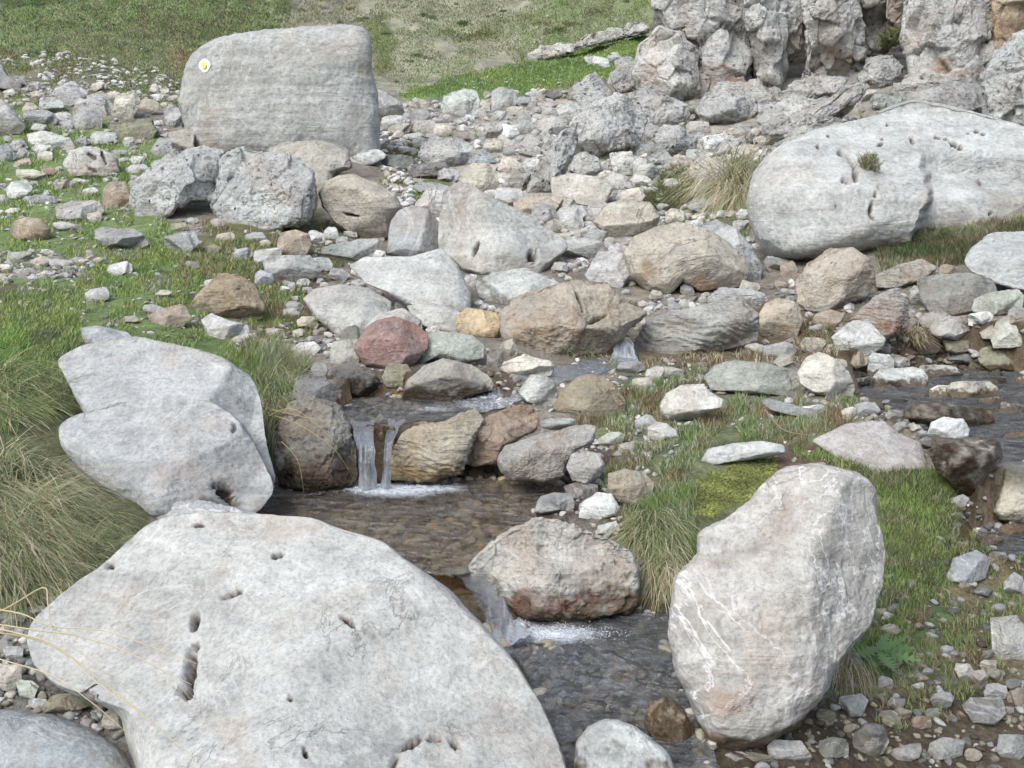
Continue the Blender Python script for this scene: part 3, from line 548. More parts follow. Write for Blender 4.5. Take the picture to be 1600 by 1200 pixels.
rock("cream_boulder", "bright cream angular boulder under the left end of the great boulder", [(1245,443),(1262,412),(1298,388),(1332,386),(1360,404),(1368,430),(1366,456),(1332,472),(1302,490),(1265,487),(1248,472)], (.50,.475,.43), 'rough', tilt=.4, thick=.95, facets=6, amp=.05, short='cream boulder', seed=85)
rock("flat_tan_slab", "flat tan slab behind the grey wet block", [(1366,432),(1400,415),(1440,404),(1465,418),(1440,440),(1400,452),(1368,450)], (.38,.35,.30), 'strata', tilt=1.0)
rock("grey_block", "square dull grey block above the right hand brook", [(1433,440),(1460,427),(1520,428),(1553,440),(1565,470),(1530,487),(1490,497),(1455,492),(1440,470)], (.27,.265,.25), 'rough', tilt=.4, short='dull grey block')
rock("striped_rock", "slanting grey and brown striped rock with white veins beside the brook", [(1300,516),(1335,492),(1365,465),(1398,451),(1417,470),(1421,492),(1402,522),(1372,537),(1350,520),(1320,525)], (.36,.335,.32), 'strata', tilt=.4, short='striped rock', stain=[(1390,515,30,14,rust,.8)])
rock("cream_rock", "cream and ochre rock left of the cream boulder's foot", [(1183,497),(1195,475),(1215,465),(1240,470),(1256,500),(1245,530),(1215,533),(1190,525)], (.50,.44,.36), 'rough', tilt=.3, stain=[(1235,515,18,16,och,.5)])
rock("flat_stone", "flat grey layered stone resting across the layered slab", [(1105,465),(1125,450),(1165,450),(1195,458),(1200,470),(1180,484),(1140,483),(1110,480)], (.38,.385,.38), 'strata', tilt=.6, Y=6.1)
rock("pale_round_rock", "smooth pale rounded rock at the grass edge left of the brook", [(1245,582),(1258,560),(1278,550),(1300,558),(1325,580),(1337,605),(1333,625),(1300,622),(1270,615),(1250,600)], (.50,.48,.44), 'smooth', tilt=.4, short='pale round rock')
rock("long_pale_rock", "long low greenish pale rock sunk in the turf", [(1100,590),(1115,570),(1150,562),(1200,568),(1245,580),(1262,600),(1255,620),(1200,618),(1150,612),(1110,610)], COL['e'], 'rough', tilt=.6, short='long low rock')
rock("white_rock", "bright white knobbly rock sitting on the turf in the middle", [(1030,635),(1040,615),(1065,601),(1100,600),(1108,612),(1132,625),(1130,637),(1100,645),(1075,662),(1045,663),(1033,650)], (.60,.59,.57), 'rough', tilt=.3, short='white rock', stain=[(1075,640,30,14,(.45,.36,.28),.5)])
rock("mossy_rock", "low olive tan rock half buried in the turf below the stream", [(862,640),(875,612),(900,590),(930,585),(958,598),(977,625),(975,650),(920,655),(880,650)], (.30,.27,.20), 'rough', tilt=.6, short='mossy tan rock')
rock("brown_rock", "rough reddish brown rock leaning over the middle pool", [(717,706),(733,672),(760,650),(800,634),(830,636),(842,650),(838,672),(812,686),(790,702),(778,726),(740,730),(722,722)], (.33,.25,.195), 'rough', tilt=.3, thick=.9, karst=.5, short='brown rock', amp=.06, Y=3.3, wet=(Z_MID,.06), seed=91)
rock("oblong_rock", "oblong grey brown rock with bright top overhanging the middle pool", [(777,718),(788,697),(840,680),(900,664),(932,667),(926,690),(902,702),(886,726),(881,746),(850,754),(800,752),(782,738)], (.39,.375,.36), 'rough', tilt=.4, thick=.8, short='oblong rock', Y=3.12, facets=4, seed=93, wet=(Z_MID,.05))
rock("cube_rock", "small pale angular rock right of the oblong rock", [(885,730),(892,710),(910,702),(935,710),(946,728),(938,745),(915,758),(895,752)], (.44,.42,.40), 'rough', tilt=.3, short='small angular rock', Y=3.0)
rock("tan_block", "tan blocky rock at the pool's right shore", [(948,765),(950,740),(975,733),(1005,737),(1022,755),(1018,780),(990,792),(965,785)], (.37,.33,.27), 'rough', tilt=.3, short='tan block')
rock("white_slab", "low white slab on the turf above the moss patch", [(1095,720),(1105,703),(1140,693),(1190,690),(1225,695),(1228,708),(1190,715),(1150,722),(1110,728)], (.50,.50,.50), 'smooth', tilt=.8, short='white slab')
rock("flat_slab", "wide flat lilac grey slab right behind the veined boulder", [(1268,688),(1320,663),(1382,659),(1404,676),(1440,690),(1450,737),(1372,742),(1310,717),(1285,700)], (.42,.40,.395), 'smooth', tilt=1.6, thick=.5, short='flat lilac slab', facets=2)
rock("white_cube", "small bright white block at the brook's left edge", [(1448,680),(1455,660),(1475,651),(1505,655),(1516,672),(1512,690),(1480,694),(1455,692)], (.58,.59,.60), 'smooth', tilt=.3, short='small white block', facets=6, Y=3.5)
rock("dark_wet_rock", "dark wet brown rock standing in the right hand brook", [(1450,702),(1480,690),(1530,680),(1562,690),(1568,715),(1545,740),(1530,775),(1505,782),(1490,760),(1462,735)], (.15,.13,.11), 'smooth', tilt=.2, thick=.9, short='dark wet rock', wet=(Z_RIV-.3,.5), facets=5)
rock("cream_dome", "domed cream stone at the right edge beside the dark wet rock", [(1540,790),(1545,750),(1570,725),(1610,718),(1660,740),(1660,830),(1600,822),(1560,812)], (.46,.42,.35), 'smooth', tilt=.3, short='cream dome')
rock("dark_ledge", "long low dark rock lying across the brook", [(1412,640),(1430,627),(1480,630),(1550,640),(1556,660),(1500,668),(1440,662),(1415,655)], (.19,.17,.14), 'rough', tilt=.6, Y=3.75, short='dark ledge', wet=(Z_RIV-.2,.4))
# cascade rocks
rock("cascade_rock", "ochre and grey water-worn rock carrying the waterfall's right side", [(600,748),(606,712),(622,682),(645,668),(700,658),(742,640),(757,655),(742,688),(722,740),(680,752),(640,752)], (.40,.36,.29), 'strata', Y=3.20, tilt=.5, thick=.6, short='cascade rock', seed=15, stain=[(660,735,70,22,(.38,.28,.15),.75)], wet=(Z_MID,.10), facets=3)
rock("cascade_rock", "dark brown stained boulder under the left side of the waterfall", [(428,700),(438,660),(455,635),(490,622),(530,638),(545,665),(556,700),(558,748),(540,766),(480,770),(438,755)], (.21,.20,.175), 'rough', Y=3.20, tilt=.6, thick=.55, box=.9, facets=3, karst=.7, short='dark cascade boulder', seed=16, stain=[(500,730,60,26,(.12,.075,.055),.8)], wet=(Z_MID,.12), amp=.06)
rock("cascade_rock", "narrow brown rock column between the two strands of the waterfall", [(572,665),(600,662),(618,668),(616,700),(612,755),(582,755),(576,710)], (.26,.19,.13), 'rough', Y=3.22, tilt=.4, thick=.6, seed=17, wet=(Z_MID-.1,.6))
rock("lip_rock", "flat submerged lip rock under the top of the waterfall", [(530,672),(560,660),(640,660),(720,655),(760,640),(740,690),(640,700),(560,700)], (.24,.2,.14), 'rough', Y=3.36, tilt=1.6, thick=.35, seed=18, wet=(Z_UP-.3,.6), mask=False)
rock("dark_rock", "dark lichened rock on the upper pool's left shore", [(455,625),(462,595),(480,583),(505,590),(535,610),(530,632),(500,645),(465,640)], (.24,.235,.23), 'karst', tilt=.4, wet=WU, short='dark shore rock')
rock("dark_rock", "dark speckled wet rock at the back of the upper pool", [(505,600),(512,578),(540,568),(575,575),(605,598),(618,612),(590,622),(540,622)], (.17,.165,.16), 'karst', tilt=.4, wet=(Z_UP,.12))
rock("drowned_rock", "white rounded rock half under water at the bottom edge", [(900,1160),(925,1130),(955,1122),(995,1138),(1040,1175),(1065,1230),(1060,1330),(880,1330)], (.42,.43,.43), 'smooth', Y=1.52, tilt=.9, thick=.5, short='half drowned rock', wet=(Z_LOW-.02,.06), facets=3)
rock("shore_rock", "yellowish brown wet stone at the veined boulder's lower left foot", [(1008,1130),(1015,1098),(1040,1088),(1068,1108),(1088,1150),(1085,1182),(1055,1190),(1025,1170)], (.27,.22,.15), 'smooth', tilt=.4, wet=(Z_LOW-.02,.12), Y=1.70)
rock("lumpy_rock", "lumpy tan brown rock on the turf at left", [(298,475),(318,452),(342,428),(372,428),(400,448),(413,475),(412,497),(382,504),(340,500),(312,492)], (.31,.25,.18), 'rough', tilt=.35, thick=.9, facets=7, amp=.07, short='lumpy tan rock', seed=23)
rock("pale_rock", "pale flat rock at the foot of the lumpy tan rock", [(314,500),(330,490),(355,500),(388,508),(390,525),(350,532),(325,528)], COL['p'], 'smooth', tilt=.6)
rock("oval_stone", "smooth brown oval stone alone on the grass at the left edge", [(14,360),(22,345),(42,339),(65,342),(79,358),(76,374),(50,379),(24,374)], (.34,.27,.20), 'smooth', tilt=.2, facets=1, amp=.02, short='brown oval stone')
rock("square_stone", "rounded square tan stone right of the pitted boulders' foot", [(432,380),(438,363),(462,359),(483,366),(489,383),(480,400),(455,404),(436,396)], (.32,.27,.215), 'smooth', tilt=.2, facets=3, amp=.025, short='square tan stone')
rock("cracked_boulder", "white boulder split by dark cracks on the left slope", [(97,256),(110,235),(130,229),(152,230),(178,242),(188,268),(165,279),(140,280),(112,276),(103,264)], (.50,.49,.47), 'rough', tilt=.4, facets=5, amp=.05, short='cracked white boulder', pits=[(143,243,10,3,35,.05),(162,245,12,3,75,.05),(145,265,9,3,35,.05)])
rock("flat_stone", "white stone with a flat top at the left edge above the brown oval stone", [(8,295),(18,284),(42,281),(52,293),(45,308),(25,314),(12,309)], (.54,.55,.54), 'smooth', tilt=.3, short='flat white stone')
rock("edge_boulder", "grey boulder cut off by the left edge", [(-50,150),(2,155),(18,168),(42,200),(34,209),(0,214),(-50,214)], COL['g'], 'smooth', tilt=.4, short='left edge boulder')
rock("edge_boulder", "dark grey boulder on the left edge beneath the hillside", [(-50,95),(0,97),(12,118),(35,130),(34,142),(0,140),(-50,140)], (.30,.30,.31), 'rough', tilt=.4, short='upper left edge boulder')
rock("backed_boulder", "pale boulder showing behind the right side of the trail-marked boulder", [(560,150),(588,140),(605,143),(628,162),(634,182),(600,192),(560,192)], (.42,.42,.42), 'rough', tilt=.4, short='half hidden boulder')
rock("karst_block", "round pitted boulder below the crag's red cleft", [(1090,175),(1100,155),(1130,145),(1165,150),(1186,170),(1184,190),(1150,198),(1110,192)], (.42,.42,.42), 'karst', tilt=.3, karst=1, short='round pitted boulder')
rock("edge_crag", "white pitted rock mass against the right edge above the great boulder", [(1536,122),(1548,102),(1575,75),(1600,54),(1700,20),(1720,240),(1600,235),(1545,180)], (.46,.47,.475), 'karst', tilt=.3, karst=1.0, short='right edge crag', cat='boulder', Y=13.5)
# jagged outcrop running down to the stream
for lab, pl, cc, ti in [
 ("jagged grey outcrop with a pointed top, highest block of the central ridge", [(895,175),(900,145),(915,118),(930,112),(945,130),(962,150),(958,170),(920,180)], (.45,.45,.45), .3),
 ("long jagged outcrop spine running down towards the stream, widest block of the central ridge", [(868,235),(880,200),(905,170),(935,150),(965,146),(1000,160),(1012,188),(1000,215),(960,235),(910,255),(880,262)], (.47,.47,.47), .6),
 ("steep bluish outcrop block below the widest block of the central ridge", [(915,245),(925,205),(950,188),(985,190),(992,225),(975,243),(940,250)], (.44,.455,.475), .3),
 ("leaning outcrop blade on the left flank of the central ridge", [(836,300),(842,262),(858,235),(885,200),(905,190),(895,235),(885,265),(870,300),(850,308)], (.44,.44,.445), .5),
 ("pale outcrop stub at the lower tip of the central ridge", [(825,302),(832,270),(845,248),(870,262),(882,285),(860,306)], (.42,.41,.39), .5)]:
    rock("outcrop_block", lab, pl, cc, 'karst', tilt=ti, karst=.9, amp=.07, facets=7, thick=1.0, short='central rock ridge', cat='outcrop')
for lab, pl in [("low pale rock rib crossing the bright meadow, its left and lower length", [(818,96),(825,85),(845,77),(880,68),(900,72),(895,82),(860,90),(830,98)]),
                ("low pale rock rib crossing the bright meadow, its right and upper length", [(897,76),(905,62),(940,52),(975,42),(1003,35),(1012,48),(975,58),(930,70)])]:
    rock("rock_rib", lab, pl, (.54,.51,.48), 'karst', tilt=1.5, karst=1.2, amp=.12, facets=6, short='meadow rock rib', cat='outcrop')
for lab, pl, cc, ti in [
 ("broad pale outcrop shelf joining the central ridge to the crag's left foot", [(985,150),(1010,135),(1060,160),(1090,165),(1085,190),(1040,205),(1000,195)], (.43,.43,.43), .9),
 ("low fractured outcrop step right of the round pitted boulder", [(1180,185),(1200,165),(1245,150),(1290,160),(1280,185),(1235,200),(1195,205)], (.43,.42,.41), 1.0),
 ("long slanting outcrop ramp under the crag's dark cleft", [(1170,215),(1230,185),(1290,160),(1345,125),(1360,140),(1300,185),(1240,215),(1190,235)], (.42,.41,.40), 1.3),
 ("pale broken outcrop just above the left shoulder of the great right boulder", [(1180,260),(1200,230),(1245,205),(1300,185),(1330,190),(1270,215),(1215,240),(1190,270)], (.44,.43,.41), .9),
 ("grey outcrop lump on the grassy ramp below the crag's right cleft", [(1340,118),(1358,95),(1392,88),(1412,105),(1405,132),(1370,142),(1345,135)], (.43,.43,.43), .5),
 ("striped outcrop ledge along the top of the great right boulder", [(1390,165),(1400,140),(1450,128),(1530,130),(1545,165),(1500,185),(1420,170)], (.35,.34,.34), .9),
 ("big tilted pale outcrop slab left of the great boulder's straw tussock", [(1075,300),(1090,270),(1135,262),(1190,262),(1185,290),(1140,310),(1095,320)], (.45,.43,.41), .9),
 ("grey outcrop hump between the central ridge and the round pitted boulder", [(1010,235),(1025,205),(1060,198),(1090,215),(1085,240),(1045,250)], (.43,.43,.43), .6),
 ("blocky outcrop step at the foot of the crag's rusty cleft", [(1100,150),(1120,132),(1180,128),(1215,140),(1235,158),(1200,172),(1150,170),(1110,165)], (.43,.42,.41), .6),
 ("pale wedge of outcrop below the crag's dark hollow", [(1215,150),(1240,128),(1290,118),(1325,122),(1310,145),(1270,160),(1230,168)], (.44,.43,.42), .8),
 ("short outcrop wedge under the crag's rightmost broad face", [(1400,140),(1415,118),(1460,112),(1500,122),(1490,145),(1430,150)], (.42,.40,.38), .7),
 ("jagged outcrop hump at the meadow's lower right end", [(955,118),(975,95),(1000,90),(1005,125),(990,150),(965,145)], (.42,.41,.41), .5)]:
    rock("outcrop_block", lab, pl, cc, 'karst', tilt=ti, karst=1.0, amp=.08, facets=7, short=None, cat='outcrop')
# ------------------------------------------------------------------ the crag, one cliff of many buttresses
crag = bpy.data.objects.new("rocky_crag", None); SC.collection.objects.link(crag)
tag(crag, "tall broken limestone crag with rusty clefts filling the upper right", "crag")
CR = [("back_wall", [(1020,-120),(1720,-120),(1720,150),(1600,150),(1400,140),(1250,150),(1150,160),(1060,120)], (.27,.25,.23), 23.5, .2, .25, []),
 ("buttress", [(1028,-110),(1026,20),(1042,50),(1070,58),(1090,62),(1092,95),(1130,112),(1160,118),(1178,100),(1170,40),(1185,-110)], (.43,.43,.425), 21.0, .1, .8, [(1120,110,50,14,(.36,.26,.21),.8)]),
 ("buttress", [(990,118),(1000,70),(1030,46),(1065,52),(1090,80),(1087,110),(1098,150),(1066,168),(1030,165),(1003,150)], (.42,.41,.40), 20.0, .2, .9, [(1020,120,20,30,(.36,.28,.22),.7)]),
 ("buttress", [(1088,110),(1100,85),(1140,72),(1170,92),(1200,100),(1235,110),(1232,150),(1180,170),(1115,165),(1092,150)], (.37,.34,.315), 20.6, .2, .9, [(1150,125,60,10,(.30,.17,.13),.9),(1210,130,20,20,(.34,.23,.17),.7)]),
 ("buttress", [(1163,-110),(1160,30),(1172,70),(1195,108),(1222,118),(1230,60),(1262,30),(1266,-110)], (.41,.41,.41), 20.8, .1, .9, []),
 ("buttress", [(1226,60),(1232,35),(1252,32),(1255,60),(1250,78),(1232,85)], (.38,.34,.31), 20.4, .1, .6, []),
 ("buttress", [(1262,-110),(1258,20),(1262,70),(1260,108),(1290,118),(1318,108),(1345,95),(1352,60),(1342,20),(1340,-110)], (.43,.42,.41), 20.2, .12, .9, [(1315,100,30,22,(.36,.25,.17),.7)]),
 ("buttress", [(1345,-110),(1350,30),(1358,75),(1385,78),(1392,30),(1400,-110)], (.33,.31,.29), 20.9, .1, .8, []),
 ("buttress", [(1388,-110),(1385,30),(1400,38),(1418,30),(1422,-110)], (.37,.34,.31), 20.3, .1, .6, [(1405,25,18,18,(.22,.17,.13),.8)]),
 ("buttress", [(1415,-110),(1418,30),(1420,80),(1430,120),(1470,132),(1530,130),(1548,100),(1540,40),(1545,-110)], (.38,.38,.38), 19.5, .15, .8, [(1465,112,45,22,(.40,.26,.18),.9),(1440,60,20,40,(.38,.27,.19),.5)]),
 ("buttress", [(1540,-110),(1535,40),(1540,110),(1575,110),(1600,90),(1720,90),(1720,-110)], (.38,.30,.22), 19.0, .15, .8, [(1560,60,40,60,(.38,.27,.19),.8)])]
for nm, pl, cc, Y, ti, th_, stn in CR:
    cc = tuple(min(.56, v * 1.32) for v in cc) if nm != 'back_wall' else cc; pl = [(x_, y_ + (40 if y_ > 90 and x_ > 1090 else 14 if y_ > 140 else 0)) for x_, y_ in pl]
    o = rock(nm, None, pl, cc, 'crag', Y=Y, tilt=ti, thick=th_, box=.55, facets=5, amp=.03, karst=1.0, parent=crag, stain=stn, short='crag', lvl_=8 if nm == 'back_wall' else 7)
# ------------------------------------------------------------------ smaller stones read off the photograph: centre, width, height, colour, turn
SM = """25 130 34 22 g|110 147 55 38 g|156 167 42 46 p|197 166 40 48 c|231 168 34 28 t|271 185 30 42 p|284 221 42 34 t|255 231 36 30 g|211 204 76 34 o|138 188 50 42 g|80 166 40 26 p|62 186 54 28 g|98 184 36 18 p
162 216 40 20 p|80 222 74 28 p|28 229 26 20 g|65 234 32 16 w|8 240 34 30 b|98 289 28 18 t|48 275 46 20 c|75 270 22 18 n|182 306 44 46 n|122 330 76 32 g|106 355 48 14 p|186 374 88 38 g|148 341 22 18 c|285 382 52 34 g|215 264 42 14 p
330 390 30 16 o|300 415 26 12 k|118 242 30 12 g|20 200 30 16 p|60 150 24 14 c|185 240 26 12 g|240 205 24 16 g|140 300 26 12 w|70 312 40 14 g|20 330 24 10 c|215 290 24 18 g|35 255 30 12 c
400 372 30 16 g|420 404 40 32 p|455 420 82 38 g|545 395 92 30 g|518 298 60 24 n|574 247 52 20 w|625 254 52 22 k|412 436 30 24 b|380 398 34 20 g|352 372 30 16 t|495 415 44 22 g|560 425 20 14 c|470 398 22 14 n
657 166 38 20 c|658 184 30 24 g|720 163 52 42 p|788 157 36 34 g|615 193 34 24 p|625 202 34 16 c|663 200 30 22 p|702 240 82 44 p|754 252 38 26 b|750 280 60 44 t|668 270 60 26 k|678 296 54 20 g|678 317 50 38 p|772 230 36 24 c|726 214 30 18 g|765 205 40 26 p
690 205 26 18 c|642 215 22 12 w|605 165 30 24 g|750 180 26 18 p|818 200 34 24 g|805 175 26 16 c|835 225 40 24 p|795 260 34 30 c|815 285 38 30 g|700 275 30 22 p|735 310 30 18 g
910 140 30 22 g|1020 210 36 26 g|1045 215 42 34 p|1092 200 36 20 c|1112 227 44 26 w|1140 235 40 26 g|1075 232 38 22 t|910 300 90 44 c|978 346 88 56 c|935 330 32 28 p|985 310 42 26 c|1002 283 32 16 w|892 333 46 24 p|893 345 34 34 p|840 320 70 30 c
870 390 30 20 g|905 390 84 34 p|951 425 62 56 w|1140 278 110 40 c|1125 320 90 24 g|865 355 30 22 t|930 370 34 20 g|1060 260 44 20 t|1030 250 36 20 g|1165 240 40 26 c|1050 290 30 20 c|940 290 30 18 w|1000 235 30 20 p
775 345 30 14 g|810 450 140 52 p|825 574 74 34 c|843 612 56 44 p|775 565 30 34 k|748 508 66 44 y|962 534 28 16 p|1025 584 30 22 p|1050 585 32 20 g|1008 662 34 24 g|1036 677 42 28 w|956 688 38 22 e|872 664 48 20 g|868 788 64 34 g|935 792 62 42 w|910 768 54 26 k|950 826 34 18 w
700 470 50 18 g|622 588 44 36 o|551 526 34 30 k|542 552 46 38 e|478 544 44 18 w|498 578 24 22 g|585 560 24 16 o|590 600 24 20 n|740 590 24 20 c|480 505 30 20 c|530 430 30 18 g|600 530 20 16 w|795 545 24 24 t|700 505 26 18 g
1490 512 70 36 p|1506 535 56 30 o|1562 474 76 34 e|1532 498 36 18 w|1550 514 40 30 t|1582 522 66 46 e|1568 560 72 38 o|1338 556 36 40 n|1340 532 76 54 p|1376 580 38 46 w|1402 572 36 30 p|1408 596 80 38 w|1467 586 64 28 g|1470 618 34 28 c|1518 616 70 36 c|1548 634 38 22 g|1582 645 40 26 g
1438 625 30 18 g|1215 550 50 24 g|1225 565 30 20 t|1450 540 36 26 d|1380 545 26 18 k|1295 500 44 30 n|1440 465 36 30 g|1465 500 50 26 t|1400 500 20 20 n|1420 545 30 16 d|1350 600 30 18 k|1500 560 40 20 k|1215 415 40 22 k|1232 420 26 20 n|1310 570 24 16 t|1270 540 36 22 t|1480 480 40 20 k
1450 690 26 18 k|1560 600 30 16 d|1595 600 26 20 c|1585 690 34 26 c|1390 610 26 16 g|1530 588 26 14 t|1470 650 40 14 c|1180 545 30 16 c|1270 640 36 12 w|1235 640 90 16 g|1130 580 36 20 g|1005 600 30 18 c|985 575 36 18 g|990 500 34 22 c|1355 640 36 22 g
1514 890 76 52 b|1512 915 28 14 c|1586 915 36 40 p|1578 1000 66 74 w|1508 1052 36 30 e|1472 1096 36 30 g|1335 1103 46 36 g|1362 1160 56 56 k|1478 1170 60 36 g|1538 1112 68 44 k|1582 1170 46 44 g|1232 1178 70 44 p|1590 835 60 34 c|1545 845 50 20 g|1500 785 30 22 g|1415 1180 50 30 g|1300 1170 50 34 k|1185 1190 50 24 o
1560 870 30 16 k|1535 925 30 18 k|1440 1130 30 22 n|1530 1060 30 26 t|1545 1040 26 20 c|1400 1100 28 18 k|1590 1090 34 30 n|1290 1120 30 22 o|1440 1060 24 14 n|1560 950 24 14 g|1150 1188 46 26 g|1520 1180 30 20 t|1330 1140 26 18 n
10 1060 44 44 c|22 1022 32 24 g|42 1078 34 28 e|108 1098 84 32 o|178 1124 40 36 t|8 1010 24 24 k|150 1100 34 22 n|60 1100 30 18 g|75 1108 22 12 w|205 1135 16 22 k|30 990 30 18 g|20 965 40 20 g|60 955 34 18 k|90 940 40 18 g|8 1040 16 14 w
188 421 40 20 w|265 497 64 34 n|150 462 40 22 g|240 485 34 18 g|30 402 40 16 g|62 408 30 14 t|95 412 36 14 p|10 420 36 14 c|120 408 24 12 g|40 425 34 12 g|155 408 26 10 t|75 396 26 12 w|330 445 22 16 p|255 460 28 14 c|345 462 20 12 w|205 500 24 14 g|380 530 34 14 p|430 520 26 12 c|465 560 24 18 g
340 350 26 16 g|280 355 28 14 o|300 345 18 10 g|1385 160 44 26 g|1350 150 40 22 c|1330 170 38 20 t|1280 170 46 26 g|1250 185 40 20 c|1410 140 34 22 g|1450 145 40 16 t|1230 205 44 24 g|1195 215 40 28 c|1370 100 34 26 g|1390 120 36 20 p|1310 140 34 16 c|1290 155 30 16 t|1205 175 40 26 p|1240 165 36 20 t|1215 190 30 18 w
1480 250 0 0 g|1190 250 40 24 p|1165 205 34 20 g|1150 210 30 16 c|1060 175 40 24 g|1035 185 30 20 c|1020 165 30 18 t|985 135 34 22 g|965 125 30 22 p|975 100 30 20 g|960 90 26 16 p|940 98 30 16 w|925 95 24 14 p|900 150 24 18 g|880 165 28 18 c|860 175 26 14 g|865 150 26 18 k|835 150 30 14 p|820 160 24 16 g
410 745 20 14 k|700 745 26 14 n|725 738 26 16 d|765 742 28 20 k|840 775 30 16 g|750 780 22 10 n|980 700 26 16 t|975 960 30 26 k|895 962 60 22 n|920 955 40 18 o"""
ASTY = dict(w='rough', p='rough', g='rough', c='rough', t='rough', n='smooth', b='smooth', k='smooth', d='smooth', o='rough', e='smooth', y='rough', r='rough')
def stone_poly(cx, cy, w, h, rg, ang=0.0, blocky=None):
    n_ = rg.integers(6, 10); th = np.sort((np.arange(n_) + rg.uniform(-.32, .32, n_)) / n_ * 2 * np.pi); e = blocky or rg.uniform(.55, .95)
    r = rg.uniform(.86, 1.1, n_); x = np.sign(np.cos(th)) * np.abs(np.cos(th)) ** e * r; y = np.sign(np.sin(th)) * np.abs(np.sin(th)) ** e * r
    x = x / np.abs(x).max(); y = (y - (y.max() + y.min()) / 2) / ((y.max() - y.min()) / 2); y = np.where(y > 0, y * .92, y)
    ca, sa = math.cos(ang), math.sin(ang); return [(float(cx + (a * ca * w - b * sa * h) / 2), float(cy + (a * sa * w + b * ca * h) / 2)) for a, b in zip(x, y)]
CN = dict(w='bright white', p='pale grey', g='grey', b='bluish grey', t='tan', c='cream', n='brown', k='dark grey', d='dark wet', o='olive brown', e='greenish grey', y='yellowish cream', r='red')
small = []
def stone(cx, cy, w, h, c, auto=False, ang=None):
    rg = np.random.default_rng(int(cx * 31 + cy * 17 + w)); a = rg.uniform(-.25, .25) if ang is None else ang
    poly = stone_poly(cx, cy, w, h, rg, a); far = cy < 330; sty = ASTY[c]
    if far and rg.random() < .6: sty = 'karst'
    wet = None
    for P_, z_, d_ in POOLS:
        if inpoly(np.array([cx]), np.array([cy + h * .35]), P_)[0] or inpoly(np.array([cx]), np.array([cy + h * .8]), P_)[0]: wet = (z_, .05)
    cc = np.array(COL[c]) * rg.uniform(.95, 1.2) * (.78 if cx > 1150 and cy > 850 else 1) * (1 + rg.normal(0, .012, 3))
    nm = "boulder" if max(w, h) > 400 else ("rubble_stone" if auto else "stone")
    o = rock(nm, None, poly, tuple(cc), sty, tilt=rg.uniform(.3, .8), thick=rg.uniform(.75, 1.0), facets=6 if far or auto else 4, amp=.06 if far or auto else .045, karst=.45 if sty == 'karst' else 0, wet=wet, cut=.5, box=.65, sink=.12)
    small.append((o, cx, cy, w, h, c))
for tok in SM.replace("\n", "|").split("|"):
    q = tok.split()
    if len(q) == 5 and float(q[2]) > 0:
        k_ = 1.18 if 150 < float(q[1]) < 720 and float(q[0]) > 380 else 1.08; stone(float(q[0]), float(q[1]), float(q[2]) * k_, float(q[3]) * k_, q[4])
# raster of what the rocks hide, in the photograph's own frame
MASK = np.zeros((1200, 1600), bool)
def paint(poly, shrink=1.0):
    xs = [p[0] for p in poly]; ys = [p[1] for p in poly]; x0, x1, y0, y1 = int(max(0, min(xs))), int(min(1599, max(xs))) + 1, int(max(0, min(ys))), int(min(1199, max(ys))) + 1
    if x1 <= x0 or y1 <= y0: return
    gx, gy = np.meshgrid(np.arange(x0, x1), np.arange(y0, y1)); MASK[y0:y1, x0:x1] |= inpoly(gx + .5, gy + .5, poly)
for r_ in ROCKS: paint(r_[0])
def masked(px, py):
    a = np.clip(np.asarray(px).astype(int), 0, 1599); b = np.clip(np.asarray(py).astype(int), 0, 1199)
    return MASK[b, a] & (px >= 0) & (px < 1600) & (py >= 0) & (py < 1200)
# fallen rubble between them: rejection-sampled loose rocks
RZ = [([(600,190),(840,150),(1000,170),(1180,190),(1170,300),(1000,300),(960,420),(880,400),(700,290),(640,210)], 215, 15, 54, 'ppgcwp'),
      ([(1040,150),(1230,140),(1260,105),(1420,88),(1500,150),(1300,200),(1180,260),(1060,230)], 60, 12, 32, 'gctp'),
      ([(0,130),(270,130),(280,240),(200,300),(0,320)], 40, 11, 30, 'pgcw'),
      ([(960,470),(1600,400),(1600,720),(1330,650),(1180,560)], 60, 14, 34, 'gctkpn'),
      ([(400,380),(780,330),(1180,330),(1200,480),(790,500),(480,560)], 62, 13, 34, 'pgcpw'),
      ([(1280,1000),(1600,850),(1600,1200),(1180,1200)], 22, 18, 44, 'gkeot')]
pl_rg = np.random.default_rng(99); nauto = 0
for zp, cnt, lo, hi, cs in RZ:
    xs = [p[0] for p in zp]; ys = [p[1] for p in zp]; k = 0; tr = 0
    while k < cnt and tr < 6000:
        tr += 1; x, y = pl_rg.uniform(min(xs), max(xs)), pl_rg.uniform(min(ys), max(ys)); w = lo + (hi - lo) * pl_rg.random() ** 2; h = w * pl_rg.uniform(.55, .85)
        if not inpoly(np.array([x]), np.array([y]), zp)[0]: continue
        tx = np.array([x, x - w * .2, x + w * .2]); ty = np.array([y, y, y])
        if masked(tx, ty).any(): continue
        stone(x, y, w, h, cs[pl_rg.integers(len(cs))], True); paint(ROCKS[-1][0]); k += 1; nauto += 1
print("auto rubble", nauto, "small", len(small))
